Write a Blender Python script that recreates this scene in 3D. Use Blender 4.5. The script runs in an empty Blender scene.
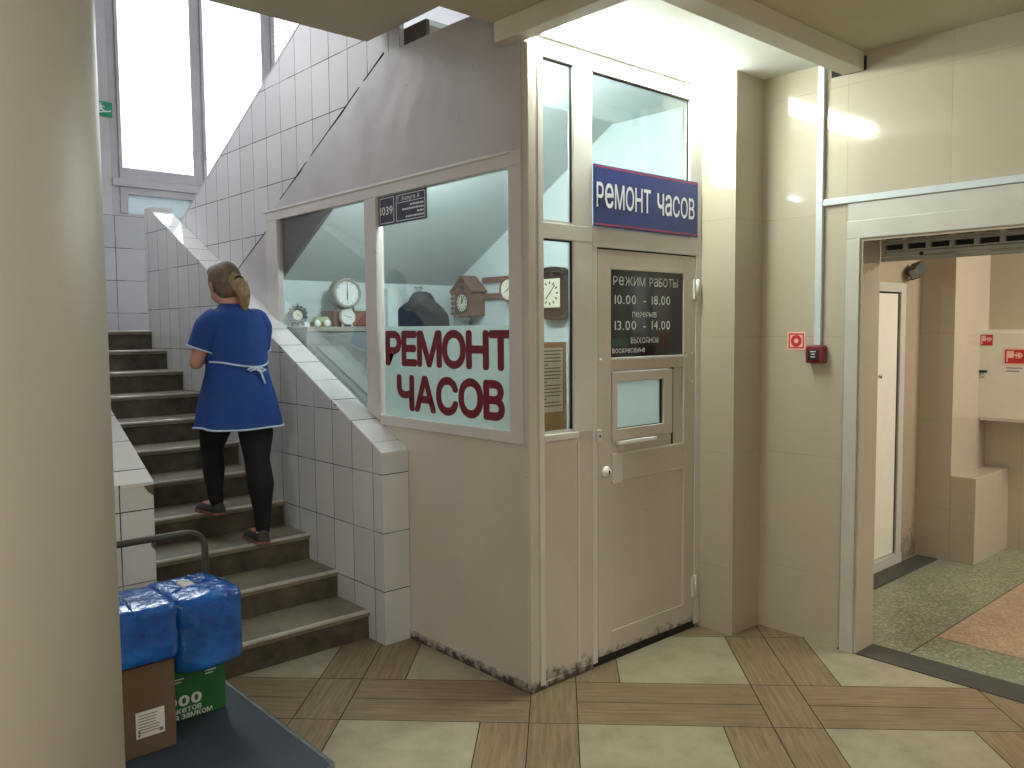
import bpy, bmesh, math, random
from mathutils import Vector, Matrix, noise
random.seed(7)
S = bpy.context.scene
COL = S.collection
V3 = Vector

# ------------------------------------------------------------------ helpers
def lin(h):
    h = h.lstrip('#')
    o = []
    for i in (0, 2, 4):
        c = int(h[i:i+2], 16) / 255
        o.append(c / 12.92 if c <= .04045 else ((c + .055) / 1.055) ** 2.4)
    return (o[0], o[1], o[2], 1)

def newmat(name):
    m = bpy.data.materials.new(name); m.use_nodes = True
    nt = m.node_tree; nt.nodes.clear()
    out = nt.nodes.new('ShaderNodeOutputMaterial')
    return m, nt, out

class NB:
    """small node builder"""
    def __init__(s, nt): s.nt = nt
    def n(s, t, **k):
        nd = s.nt.nodes.new(t)
        for a, b in k.items(): setattr(nd, a, b)
        return nd
    def put(s, sock, v):
        if hasattr(v, 'is_linked') or hasattr(v, 'links'): s.nt.links.new(v, sock)
        else: sock.default_value = v
    def math(s, op, a, b=0., c=0.):
        nd = s.n('ShaderNodeMath', operation=op)
        s.put(nd.inputs[0], a); s.put(nd.inputs[1], b)
        if len(nd.inputs) > 2: s.put(nd.inputs[2], c)
        return nd.outputs[0]
    def mix(s, f, a, b):
        nd = s.n('ShaderNodeMix', data_type='RGBA')
        s.put(nd.inputs[0], f); s.put(nd.inputs[6], a); s.put(nd.inputs[7], b)
        return nd.outputs[2]
    def ramp(s, f, stops):
        nd = s.n('ShaderNodeValToRGB'); s.put(nd.inputs[0], f)
        e = nd.color_ramp.elements
        while len(e) < len(stops): e.new(.5)
        for x, (p, c) in zip(e, stops): x.position = p; x.color = c if len(c) == 4 else (*c, 1)
        return nd.outputs[0]
    def noise(s, vec, scale, detail=3, rough=.55):
        nd = s.n('ShaderNodeTexNoise')
        if vec is not None: s.put(nd.inputs['Vector'], vec)
        nd.inputs['Scale'].default_value = scale; nd.inputs['Detail'].default_value = detail
        nd.inputs['Roughness'].default_value = rough
        return nd.outputs['Fac']
    def pos(s): return s.n('ShaderNodeNewGeometry').outputs['Position']
    def objco(s): return s.n('ShaderNodeTexCoord').outputs['Object']
    def sep(s, v):
        nd = s.n('ShaderNodeSeparateXYZ'); s.put(nd.inputs[0], v); return nd.outputs
    def comb(s, x, y, z):
        nd = s.n('ShaderNodeCombineXYZ'); s.put(nd.inputs[0], x); s.put(nd.inputs[1], y); s.put(nd.inputs[2], z); return nd.outputs[0]
    def bsdf(s, out, col, rough=.5, metal=0., spec=.5, normal=None, coat=0., coat_rough=.05):
        p = s.n('ShaderNodeBsdfPrincipled')
        s.put(p.inputs['Base Color'], col); s.put(p.inputs['Roughness'], rough)
        s.put(p.inputs['Metallic'], metal); p.inputs['Specular IOR Level'].default_value = spec
        p.inputs['Coat Weight'].default_value = coat; p.inputs['Coat Roughness'].default_value = coat_rough
        if normal is not None: s.put(p.inputs['Normal'], normal)
        s.nt.links.new(p.outputs[0], out.inputs[0]); return p
    def bump(s, h, strength=.2, dist=.01):
        nd = s.n('ShaderNodeBump'); s.put(nd.inputs['Height'], h)
        nd.inputs['Strength'].default_value = strength; nd.inputs['Distance'].default_value = dist
        return nd.outputs[0]

def plain(name, hexc, rough=.5, metal=0., var=.12, scale=6., bump=0., bscale=60., spec=.5, coat=0.):
    m, nt, out = newmat(name); b = NB(nt); o = b.objco()
    c = lin(hexc)
    f = b.noise(o, scale, 4)
    dark = tuple(x * (1 - var) for x in c[:3]) + (1,); lite = tuple(min(1, x * (1 + var)) for x in c[:3]) + (1,)
    col = b.ramp(f, [(.3, dark), (.7, lite)])
    nrm = b.bump(b.noise(o, bscale, 3), bump) if bump else None
    b.bsdf(out, col, rough, metal, spec, nrm, coat)
    return m

def emit(name, hexc, strength):
    m, nt, out = newmat(name); b = NB(nt)
    e = b.n('ShaderNodeEmission'); e.inputs[0].default_value = lin(hexc); e.inputs[1].default_value = strength
    nt.links.new(e.outputs[0], out.inputs[0]); return m

def glass(name, tint='#eef6f3', refl=1.0, rough=.02, milk=0., dcol='#b9c9c4', tcol='#b5c6c1'):
    m, nt, out = newmat(name); b = NB(nt)
    t = b.n('ShaderNodeBsdfTransparent'); t.inputs[0].default_value = lin(tint)
    g = b.n('ShaderNodeBsdfGlossy'); g.inputs['Roughness'].default_value = rough
    fr = b.n('ShaderNodeFresnel'); fr.inputs[0].default_value = 1.45
    f = b.math('MULTIPLY', fr.outputs[0], refl)
    base = t.outputs[0]
    if milk:
        d = b.n('ShaderNodeBsdfDiffuse'); d.inputs[0].default_value = lin(dcol)
        tl = b.n('ShaderNodeBsdfTranslucent'); tl.inputs[0].default_value = lin(tcol)
        a = b.n('ShaderNodeAddShader'); nt.links.new(d.outputs[0], a.inputs[0]); nt.links.new(tl.outputs[0], a.inputs[1])
        mm = b.n('ShaderNodeMixShader'); mm.inputs[0].default_value = milk
        nt.links.new(t.outputs[0], mm.inputs[1]); nt.links.new(a.outputs[0], mm.inputs[2]); base = mm.outputs[0]
    mx = b.n('ShaderNodeMixShader'); b.put(mx.inputs[0], f)
    nt.links.new(base, mx.inputs[1]); nt.links.new(g.outputs[0], mx.inputs[2])
    nt.links.new(mx.outputs[0], out.inputs[0]); return m

def tile_mat(name, base, joint, tw, th, jw=.0035, rough=.2, ox=0., oy=0., oz=0., grain=.05, jointvar=True, sidejoint=None, var=.06, tiltk=.018, jlo=.42, jhi=.6):
    m, nt, out = newmat(name); b = NB(nt)
    geo = b.n('ShaderNodeNewGeometry'); P = b.sep(geo.outputs['Position']); N = b.sep(geo.outputs['True Normal'])
    nx = b.math('GREATER_THAN', b.math('ABSOLUTE', N[0]), .7)
    nz = b.math('GREATER_THAN', b.math('ABSOLUTE', N[2]), .5)
    px = b.math('ADD', P[0], ox); py = b.math('ADD', P[1], oy); pz = b.math('ADD', P[2], oz)
    u = b.math('ADD', b.math('MULTIPLY', px, b.math('SUBTRACT', 1., nx)), b.math('MULTIPLY', py, nx))
    v = b.math('ADD', b.math('MULTIPLY', pz, b.math('SUBTRACT', 1., nz)), b.math('MULTIPLY', 97.15, nz))
    fu = b.math('DIVIDE', u, tw); fv = b.math('DIVIDE', v, th)
    def line(f, w, sz):
        fr = b.math('FRACT', f); d = b.math('MINIMUM', fr, b.math('SUBTRACT', 1., fr))
        return b.math('LESS_THAN', d, w / sz / 2)
    ln = b.math('MAXIMUM', line(fu, jw, tw), line(fv, jw, th))
    cell = b.n('ShaderNodeTexWhiteNoise', noise_dimensions='3D')
    b.put(cell.inputs[0], b.comb(b.math('FLOOR', fu), b.math('FLOOR', fv), nx))
    bc = lin(base)
    lo = tuple(x * (1 - var) for x in bc[:3]) + (1,); hi = tuple(min(1, x * (1 + var)) for x in bc[:3]) + (1,)
    tc = b.mix(cell.outputs['Value'], lo, hi)
    gr = b.noise(b.comb(b.math('MULTIPLY', u, 3.), b.math('MULTIPLY', v, 60.), 0.), 2., 4, .7)
    tc = b.mix(b.math('MULTIPLY', gr, grain * 2), tc, tuple(x * .6 for x in bc[:3]) + (1,))
    jn = b.noise(geo.outputs['Position'], 4., 2)
    jc = b.mix(b.ramp(jn, [(jlo, (0, 0, 0)), (jhi, (1, 1, 1))]), lin(joint), tuple(x * .75 for x in bc[:3]) + (1,)) if jointvar else lin(joint)
    col = b.mix(ln, tc, jc)
    # each tile is set very slightly out of true
    tilt = b.n('ShaderNodeVectorMath', operation='SCALE'); sub = b.n('ShaderNodeVectorMath', operation='SUBTRACT')
    b.put(sub.inputs[0], cell.outputs['Color']); sub.inputs[1].default_value = (.5, .5, .5)
    b.put(tilt.inputs[0], sub.outputs[0]); tilt.inputs['Scale'].default_value = tiltk
    add = b.n('ShaderNodeVectorMath', operation='ADD'); b.put(add.inputs[0], geo.outputs['Normal']); b.put(add.inputs[1], tilt.outputs[0])
    nrm = b.n('ShaderNodeVectorMath', operation='NORMALIZE'); b.put(nrm.inputs[0], add.outputs[0])
    b.bsdf(out, col, b.math('ADD', rough, b.math('MULTIPLY', ln, .5)), 0., .5, nrm.outputs[0])
    return m

def grimy(name, base, rough=.45, bump=.0, gz=.12, bscale=3., dirt='#3a342b', amount=1.):
    """old paint, scuffed and dirty near the floor"""
    m, nt, out = newmat(name); b = NB(nt); P = b.pos(); z = b.sep(P)[2]
    c = lin(base); f = b.noise(P, 2.2, 5)
    col = b.ramp(f, [(.3, tuple(x * .92 for x in c[:3])), (.7, tuple(min(1, x * 1.05) for x in c[:3]))])
    hz = b.math('SUBTRACT', 1., b.math('DIVIDE', z, gz))
    d = b.math('ADD', hz, b.math('MULTIPLY', b.math('SUBTRACT', b.noise(P, 22., 5, .7), .62), 1.5))
    d = b.math('MULTIPLY', b.ramp(d, [(.35, (0, 0, 0)), (.75, (1, 1, 1))]), amount)
    col = b.mix(d, col, lin(dirt))
    sp = b.ramp(b.noise(P, 38., 2), [(.735, (0, 0, 0)), (.76, (1, 1, 1))])
    col = b.mix(b.math('MULTIPLY', sp, .5), col, lin('#6b6256'))
    nrm = b.bump(b.noise(P, bscale, 2), bump, .05) if bump else None
    b.bsdf(out, col, rough, 0., .4, nrm); return m

class MB:
    """collects pieces of one part; mi picks the material slot"""
    def __init__(s): s.bm = bmesh.new()
    def _tag(s, faces, mi, smooth=False):
        for f in faces: f.material_index = mi; f.smooth = smooth
    def box(s, a, b, mi=0, bevel=0., seg=2, M=None):
        a, b = V3(a), V3(b); j = V3([JR.uniform(0, .00008) for _ in range(3)]); lo = V3(map(min, a, b)) - j; hi = V3(map(max, a, b)) + j
        t = bmesh.new(); bmesh.ops.create_cube(t, size=1)
        for v in t.verts: v.co = V3([(lo[i] + hi[i]) / 2 + v.co[i] * (hi[i] - lo[i]) for i in range(3)])
        if bevel:
            bmesh.ops.bevel(t, geom=t.edges[:], offset=min(bevel, .49 * min(hi - lo)), segments=seg, affect='EDGES', profile=.5)
        s.merge(t, mi, M=M, smooth=False); return s
    def merge(s, t, mi=0, M=None, smooth=False):
        if M is not None: t.transform(M)
        mp = {}
        for v in t.verts: mp[v] = s.bm.verts.new(v.co)
        for f in t.faces:
            try:
                g = s.bm.faces.new([mp[v] for v in f.verts]); g.material_index = mi; g.smooth = smooth or f.smooth
            except ValueError: pass
        t.free(); return s
    def poly(s, pts, mi=0):
        f = s.bm.faces.new([s.bm.verts.new(p) for p in pts]); f.material_index = mi; return s
    def prism(s, pts, ext, mi=0, bevel=0.):
        """polygon pts swept by the vector ext"""
        t = bmesh.new(); e = V3(ext)
        A = [t.verts.new(p) for p in pts]; B = [t.verts.new(V3(p) + e) for p in pts]; n = len(pts)
        t.faces.new(A); t.faces.new(B[::-1])
        for i in range(n): t.faces.new([A[i], B[i], B[(i + 1) % n], A[(i + 1) % n]])
        bmesh.ops.recalc_face_normals(t, faces=t.faces[:])
        if bevel: bmesh.ops.bevel(t, geom=t.edges[:], offset=bevel, segments=2, affect='EDGES', profile=.5)
        return s.merge(t, mi)
    def tube(s, path, r, mi=0, seg=12, closed=False):
        path = [V3(p) for p in path]; n = len(path); rs = r if isinstance(r, (list, tuple)) else [r] * n
        rings = []; up0 = None
        for i, p in enumerate(path):
            a = path[i - 1] if (i or closed) else p; c = path[(i + 1) % n] if (i < n - 1 or closed) else p
            d = (c - a).normalized()
            if up0 is None: up0 = d.orthogonal().normalized()
            up0 = (up0 - d * up0.dot(d)).normalized(); sd = d.cross(up0)
            rings.append([s.bm.verts.new(p + rs[i] * (math.cos(k * 2 * math.pi / seg) * up0 + math.sin(k * 2 * math.pi / seg) * sd)) for k in range(seg)])
        for i in range(n if closed else n - 1):
            A, B = rings[i], rings[(i + 1) % n]
            for k in range(seg):
                f = s.bm.faces.new([A[k], A[(k + 1) % seg], B[(k + 1) % seg], B[k]]); f.smooth = True; f.material_index = mi
        if not closed:
            for R in (rings[0][::-1], rings[-1]):
                f = s.bm.faces.new(R); f.material_index = mi
        return s
    def lathe(s, c, axis, prof, mi=0, seg=32, flat=True):
        """profile of (radius, height) turned about axis through c"""
        c = V3(c); ax = V3(axis).normalized(); u = ax.orthogonal().normalized(); w = ax.cross(u); R = []
        for r, h in prof:
            if r < 1e-6: R.append([s.bm.verts.new(c + ax * h)])
            else: R.append([s.bm.verts.new(c + ax * h + r * (math.cos(k * 2 * math.pi / seg) * u + math.sin(k * 2 * math.pi / seg) * w)) for k in range(seg)])
        for A, B in zip(R, R[1:]):
            for k in range(seg):
                q = [A[k % len(A)], A[(k + 1) % len(A)], B[(k + 1) % len(B)], B[k % len(B)]]
                q2 = []
                for v in q:
                    if v not in q2: q2.append(v)
                if len(q2) > 2:
                    f = s.bm.faces.new(q2); f.material_index = mi; f.smooth = not flat
        return s
    def rings(s, rs, mi=0, cap0=False, cap1=False, smooth=True):
        R = [[s.bm.verts.new(p) for p in r] for r in rs]; n = len(R[0])
        for A, B in zip(R, R[1:]):
            for k in range(n):
                f = s.bm.faces.new([A[k], A[(k + 1) % n], B[(k + 1) % n], B[k]]); f.smooth = smooth; f.material_index = mi
        if cap0: f = s.bm.faces.new(R[0][::-1]); f.material_index = mi
        if cap1: f = s.bm.faces.new(R[-1]); f.material_index = mi
        return s
    def ball(s, c, r, mi=0, sub=2, scale=(1, 1, 1), M=None):
        t = bmesh.new(); bmesh.ops.create_icosphere(t, subdivisions=sub, radius=1)
        m = Matrix.Translation(V3(c)) @ (M.to_4x4() if M is not None else Matrix()) @ Matrix.Diagonal((r * scale[0], r * scale[1], r * scale[2], 1))
        for f in t.faces: f.smooth = True
        return s.merge(t, mi, M=m, smooth=True)
    def chain(s, pts, mi=0):
        """tapered capsule chain of (point, radius)"""
        pts = [(V3(p), r) for p, r in pts]
        for p, r in pts: s.ball(p, r, mi)
        for (p, r), (q, t) in zip(pts, pts[1:]):
            if (q - p).length > 1e-5: s.tube([p, q], [r, t], mi, 16)
        return s
    def text(s, string, org, right, up, W, H, mi=0, unicase=False, gap=.16, bold=.02, lift=None, align='fit'):
        org, right, up = V3(org), V3(right).normalized(), V3(up).normalized()
        n = right.cross(up); lift = .0015 if lift is None else lift
        refH = glyph('Н', bold)[2]; items = []; x = 0.
        for ch in string:
            if ch == ' ': x += .45 * refH; continue
            vs, fs, h, (x0, y0, x1, y1) = glyph(ch, bold)
            sc = refH / (y1 - y0) if (unicase and ch.isalpha()) else 1.
            dy = -y0 * sc if (unicase and ch.isalpha()) else 0.
            items.append((vs, fs, sc, x - x0 * sc, dy)); x += (x1 - x0) * sc + gap * refH
        tot = x - gap * refH
        ky = H / refH; kx = (W / tot) if align == 'fit' else ky
        for vs, fs, sc, dx, dy in items:
            offs = [(0, 0)] if not bold else [(bold * math.cos(k * math.pi / 4), bold * math.sin(k * math.pi / 4)) for k in range(8)]
            shr = 1 - 2 * bold / refH
            for k, (ox_, oy_) in enumerate(offs):
                bv = [s.bm.verts.new(org + right * (((vx * sc + dx) + ox_) * kx) + up * (((vy * sc + dy) * shr + bold + oy_) * ky) + n * (lift + k * .00002)) for vx, vy in vs]
                for f in fs:
                    try: q = s.bm.faces.new([bv[i] for i in f]); q.material_index = mi
                    except ValueError: pass
        return s
    def build(s, name, mats, parent=None, recalc=True, origin=None):
        if recalc: bmesh.ops.recalc_face_normals(s.bm, faces=s.bm.faces[:])
        me = bpy.data.meshes.new(name)
        if parent is not None: off = WO[parent.name]
        elif origin is not None: off = V3(origin)
        else:
            xs = [v.co for v in s.bm.verts]
            off = V3(((min(v.x for v in xs) + max(v.x for v in xs)) / 2, (min(v.y for v in xs) + max(v.y for v in xs)) / 2, min(v.z for v in xs)))
        for v in s.bm.verts: v.co -= off
        s.bm.to_mesh(me); s.bm.free()
        for m in (mats if isinstance(mats, (list, tuple)) else [mats]): me.materials.append(m)
        o = bpy.data.objects.new(name, me); COL.objects.link(o)
        if parent is not None: o.parent = parent
        else: o.location = off
        WO[o.name] = off.copy(); return o

WO = {}
JR = random.Random(3)
_G = {}
def glyph(ch, bold):
    k = (ch, bold)
    if k in _G: return _G[k]
    cu = bpy.data.curves.new('glyph', 'FONT'); cu.body = ch; cu.size = 1; cu.resolution_u = 4
    ob = bpy.data.objects.new('glyph', cu); COL.objects.link(ob)
    dg = bpy.context.evaluated_depsgraph_get(); ev = ob.evaluated_get(dg); me = ev.to_mesh()
    vs = [(v.co.x, v.co.y) for v in me.vertices]; fs = [tuple(p.vertices) for p in me.polygons]
    ev.to_mesh_clear(); bpy.data.objects.remove(ob); bpy.data.curves.remove(cu)
    xs = [v[0] for v in vs] or [0, .1]; ys = [v[1] for v in vs] or [0, .1]
    _G[k] = (vs, fs, max(ys) - min(ys), (min(xs), min(ys), max(xs), max(ys)))
    return _G[k]

def thing(name, loc, label, cat, group=None):
    o = bpy.data.objects.new(name, None); COL.objects.link(o); o.location = loc; o.empty_display_size = .1
    o['label'] = label; o['category'] = cat
    if group: o['group'] = group
    WO[o.name] = V3(loc); return o
def tag(o, label, cat, group=None):
    o['label'] = label; o['category'] = cat
    if group: o['group'] = group
    return o
def struct(o): o['kind'] = 'structure'; return o
def remesh(mb, name, mats, voxel, parent=None, smooth=6, pick=None):
    bmesh.ops.recalc_face_normals(mb.bm, faces=mb.bm.faces[:])
    me = bpy.data.meshes.new('raw'); mb.bm.to_mesh(me); mb.bm.free()
    ob = bpy.data.objects.new('raw', me); COL.objects.link(ob)
    r = ob.modifiers.new('r', 'REMESH'); r.mode = 'VOXEL'; r.voxel_size = voxel
    sm = ob.modifiers.new('s', 'SMOOTH'); sm.iterations = smooth; sm.factor = .5
    dg = bpy.context.evaluated_depsgraph_get(); dg.update()
    out = bpy.data.meshes.new_from_object(ob.evaluated_get(dg))
    bpy.data.objects.remove(ob); bpy.data.meshes.remove(me)
    m2 = MB(); m2.bm.from_mesh(out); bpy.data.meshes.remove(out)
    for f in m2.bm.faces:
        f.smooth = True; f.material_index = pick(f.calc_center_median()) if pick else 0
    return m2.build(name, mats, parent, recalc=False)

# ------------------------------------------------------------------ camera
cam = bpy.data.cameras.new('camera'); co = bpy.data.objects.new('camera', cam); COL.objects.link(co)
CAM = V3((2.594, -2.415, 1.6)); pitch, roll, yaw = 6.60942955e-02, -8.42207106e-03, -8.41538930e-01
cy, sy = math.cos(yaw), math.sin(yaw)
fw = V3((sy * math.cos(pitch), cy * math.cos(pitch), -math.sin(pitch))); rt = V3((cy, -sy, 0)); up = rt.cross(fw)
r2 = math.cos(roll) * rt + math.sin(roll) * up; u2 = r2.cross(fw)
co.matrix_world = Matrix(((r2.x, u2.x, -fw.x, CAM.x), (r2.y, u2.y, -fw.y, CAM.y), (r2.z, u2.z, -fw.z, CAM.z), (0, 0, 0, 1)))
cam.sensor_width = 36; cam.lens = 828.92 * 36 / 1024; cam.clip_start = .05
S.camera = co

# ------------------------------------------------------------------ materials
M = {}
M['porcelain'] = tile_mat('beige_porcelain_tile', '#aea491', '#8d8472', .47, .6, .003, .075, ox=-.19, oz=.25, grain=.10, jointvar=True, var=.02, tiltk=.004)
M['tile'] = tile_mat('white_wall_tile', '#b8b8b6', '#1d1b1a', .2, .3, .0045, .2, ox=.0, oz=-.275, grain=.0, jlo=.55, jhi=.75)
M['tile_upper'] = tile_mat('white_wall_tile_upper', '#b6b6b6', '#2b2928', .2, .3, .005, .38, ox=.03, oz=-.125, grain=.0, jlo=.5, jhi=.7)
M['tile_cap'] = tile_mat('white_cap_tile', '#c4c4c2', '#2d2b29', .2, .3, .006, .1, grain=.0, jlo=.5, jhi=.7)
M['tile_back'] = tile_mat('white_wall_tile_landing', '#b0aeb4', '#3c3a39', .3, .3, .006, .25, oy=-.01, oz=.02, grain=.0, jlo=.55, jhi=.75)
M['paint'] = grimy('old_white_paint', '#b5aea2', .38, .12, .13)
M['paint_panel'] = grimy('old_white_paint_panel', '#aeaaaa', .3, .35, .05, 2.2)
M['paint_lower'] = grimy('warm_lit_paint_panel', '#b4ada0', .35, .25, .06, 2.2)  # copy of the panel paint with the warm hall light put into its colour
M['duct'] = plain('pale_duct_board', '#cbc6b6', .6, 0, .05, 4.)
M['door_paint'] = grimy('door_paint', '#b5ada0', .4, .05, .16)
M['alu'] = plain('painted_metal_frame', '#bcb9b3', .35, 0., .05)
M['plaster'] = plain('ceiling_plaster', '#bdb69e', .85, 0, .05, 3., .1, 40.)
M['plaster_white'] = plain('white_alcove_plaster', '#eef0ea', .7, 0, .03)
M['lilac'] = plain('landing_plaster', '#b9b5b6', .85, 0, .03)
M['column'] = plain('column_paint', '#aca8a0', .5, 0, .03, 2., .08, 240.)
M['trim'] = plain('portal_trim_paint', '#b3b1a8', .4, 0, .06)
M['conduit'] = plain('white_plastic_trunking', '#b9c0c3', .4, 0, .03)
M['dark'] = plain('dark_gap', '#17140f', .9)
M['darkgrey'] = plain('dark_grey_metal', '#2c2d2a', .6)
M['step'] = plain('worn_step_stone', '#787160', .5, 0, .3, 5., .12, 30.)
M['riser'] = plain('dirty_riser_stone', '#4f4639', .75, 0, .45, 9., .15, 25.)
M['nosing'] = plain('worn_metal_nosing', '#c4c0b6', .3, .35, .15)
M['kiosk_in'] = plain('kiosk_interior_paint', '#c2d2d0', .8, 0, .03)
M['soffit'] = plain('kiosk_soffit_paint', '#bcc9c6', .8, 0, .04, 1.)
M['brown_side'] = plain('bare_brown_stringer', '#4a403b', .9, 0, .1)
M['glass'] = glass('window_glass', '#f8fbfb', .28)
M['milk'] = glass('white_window_film', '#e9efef', .4, .1, .5, '#afbcba', '#a4b2b0')
M['frost'] = glass('frosted_glass', '#9aa3a4', .4, .3, .75, '#b0b6b6', '#565c5e')
M['red_letter'] = plain('dark_red_letter_film', '#66121f', .5, 0, .04)
M['navy'] = plain('navy_sign_plastic', '#1f2f6a', .35, 0, .04)
M['navy_dark'] = plain('dark_navy_plate', '#1d1c33', .35, 0, .05)
M['white_letter'] = plain('white_letter', '#d6dae0', .5, 0, .02)
M['grey_letter'] = plain('grey_letter', '#c6cacc', .5, 0, .02)
M['red_line'] = plain('red_edge_line', '#8c2c4e', .5)
M['hours'] = plain('black_glass_board', '#14171b', .12, 0, .1, 4., 0, 1, .6)
M['greenp'] = plain('green_exit_plastic', '#1f8a63', .5)
M['red'] = plain('red_plastic', '#6d1720', .4, 0, .06)
M['red2'] = plain('red_sticker', '#b8242b', .5, 0, .04)
M['pinkish'] = plain('pale_pink_sticker', '#e6b9ad', .5, 0, .03)
M['black'] = plain('black_plastic', '#131313', .5)
M['chrome'] = plain('chrome', '#bdbdbd', .2, 1., .03)
M['brass'] = plain('brass', '#a58a4c', .3, 1., .06)
M['wood_dark'] = plain('dark_walnut', '#2e1f18', .4, 0, .3, 14.)
M['wood_mid'] = plain('brown_wood', '#6d4a34', .45, 0, .25, 14.)
M['dial'] = plain('cream_dial', '#e3dfc8', .5, 0, .02)
M['dialw'] = plain('white_dial', '#d9dfdc', .45, 0, .02)
M['clockgrey'] = plain('grey_clock_case', '#8f8f84', .4, 0, .08)
M['greenclock'] = plain('dark_green_clock_case', '#27403a', .4, 0, .1)
M['jacket'] = plain('black_jacket_cloth', '#16181d', .9, 0, .2, 10., .3, 20.)
M['cardboard'] = plain('brown_cardboard', '#54412f', .85, 0, .08, 8., .1, 50.)
M['greenbox'] = plain('green_printed_carton', '#125a26', .6, 0, .06)
M['paper'] = plain('white_paper', '#b9b6b0', .8, 0, .04)
M['paper_grey'] = plain('grey_notice_paper', '#d6cfbe', .8, 0, .05)
M['ink'] = plain('grey_ink', '#5d5a55', .8)
M['cart'] = plain('blue_grey_deck', '#1f2834', .55, 0, .3, 7., .15, 30.)
M['cart_edge'] = plain('worn_cart_edge', '#6f7673', .35, .6, .3, 20.)
M['cart_tube'] = plain('grey_painted_tube', '#3f4139', .5, .3, .1)
M['rubber'] = plain('black_rubber', '#1a1a1a', .8)
M['skin'] = plain('skin', '#b98673', .55, 0, .05, 12.)
M['hair'] = plain('brown_hair', '#5f4c3b', .55, 0, .3, 40., .3, 90.)
M['hair_tip'] = plain('blond_ponytail', '#8b7353', .5, 0, .3, 40., .3, 90.)
M['tunic'] = plain('blue_overall_cloth', '#133a7c', .85, 0, .1, 5., .35, 9.)
M['piping'] = plain('pale_piping', '#b4c4d8', .8)
M['leggings'] = plain('black_leggings', '#09090c', .9, 0, .1, 10., .2, 30.)
M['shoe'] = plain('grey_slip_on_shoe', '#3b3836', .7, 0, .15)
M['sole'] = plain('pinkish_shoe_sole', '#8a5a52', .7)
M['stone_thr'] = plain('dark_threshold_stone', '#3b3a36', .5, 0, .2, 10., .1, 30.)
M['cabinet'] = plain('white_enamel_cabinet', '#d6d3c6', .35, 0, .03)
M['shutter'] = plain('grey_shutter_slats', '#8d8d80', .5, .3, .1)
M['inner_plaster'] = grimy('stained_plaster', '#9c8d77', .8, .1, .45, 4., '#574e42', .7)
M['white_slat'] = plain('white_slat', '#dcdcda', .6)
M['winframe'] = plain('grey_white_window_paint', '#aeaaad', .5, 0, .08)

def mat_bag():
    m, nt, out = newmat('blue_plastic_bag'); b = NB(nt); o = b.objco()
    n1 = b.noise(o, 9., 4, .6); n2 = b.noise(o, 40., 3)
    col = b.ramp(n1, [(.25, lin('#0c3673')), (.5, lin('#10529c')), (.75, lin('#1762ab'))])
    nr = b.bump(b.math('ADD', n1, b.math('MULTIPLY', n2, .25)), .45, .02)
    b.bsdf(out, col, .22, 0., .6, nr); return m
M['bag'] = mat_bag()

def mat_terrazzo():
    m, nt, out = newmat('terrazzo_floor'); b = NB(nt); P = b.pos(); X = b.sep(P)
    pink = b.math('MULTIPLY', b.math('GREATER_THAN', X[0], .93), b.math('GREATER_THAN', X[1], 1.985))
    base = b.mix(pink, lin('#85896f'), lin('#b0937c'))
    vo = b.n('ShaderNodeTexVoronoi'); b.put(vo.inputs['Vector'], P); vo.inputs['Scale'].default_value = 85.
    chips = b.ramp(vo.outputs['Color'], [(.15, lin('#454d3f')), (.5, lin('#73796a')), (.85, lin('#b4b6a2'))])
    chp = b.ramp(vo.outputs['Color'], [(.15, lin('#806653')), (.5, lin('#a3866f')), (.85, lin('#c9b39d'))])
    ch = b.mix(pink, chips, chp)
    col = b.mix(.5, base, ch)
    dn = b.ramp(b.noise(P, 2.5, 4), [(.35, (0, 0, 0)), (.7, (1, 1, 1))])
    col = b.mix(b.math('MULTIPLY', dn, .35), col, lin('#4b4a3c'))
    seam = b.math('LESS_THAN', b.math('MINIMUM', b.math('ABSOLUTE', b.math('SUBTRACT', X[0], .93)), b.math('ADD', b.math('ABSOLUTE', b.math('SUBTRACT', X[1], 1.985)), b.math('MULTIPLY', b.math('LESS_THAN', X[0], .93), 9.))), .004)
    col = b.mix(seam, col, lin('#3c3a30'))
    b.bsdf(out, col, .28, 0., .5); return m
M['terrazzo'] = mat_terrazzo()

def mat_plank():
    m, nt, out = newmat('wood_look_floor_plank'); b = NB(nt)
    uv = b.n('ShaderNodeUVMap', uv_map='UVMap').outputs[0]; X = b.sep(uv)
    g = b.noise(b.comb(b.math('MULTIPLY', X[0], 2.5), b.math('MULTIPLY', X[1], 34.), 0.), 1.6, 5, .65)
    at = b.n('ShaderNodeAttribute', attribute_name='tone'); t = at.outputs['Fac']
    c1 = b.ramp(g, [(.3, lin('#665640')), (.52, lin('#816d53')), (.72, lin('#927e63'))])
    c2 = b.ramp(g, [(.3, lin('#625440')), (.52, lin('#7c6c55')), (.72, lin('#8d7d65'))])
    col = b.mix(t, c1, c2)
    d = b.ramp(b.noise(b.pos(), 3., 5, .6), [(.5, (0, 0, 0)), (.75, (1, 1, 1))])
    col = b.mix(b.math('MULTIPLY', d, .3), col, lin('#4d4436'))
    b.bsdf(out, col, .36, 0., .45, b.bump(g, .05, .005)); return m
def mat_stone():
    m, nt, out = newmat('pale_floor_stone'); b = NB(nt); P = b.pos()
    f = b.noise(P, 5., 6, .65)
    col = b.ramp(f, [(.25, lin('#807966')), (.5, lin('#979079')), (.75, lin('#a39b86'))])
    d = b.ramp(b.noise(P, 9., 5, .7), [(.6, (0, 0, 0)), (.8, (1, 1, 1))])
    col = b.mix(b.math('MULTIPLY', d, .4), col, lin('#6f6857'))
    b.bsdf(out, col, .32, 0., .45); return m
M['plank'] = mat_plank(); M['stone'] = mat_stone(); M['grout'] = plain('dark_grout', '#2a251c', .9)

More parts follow.
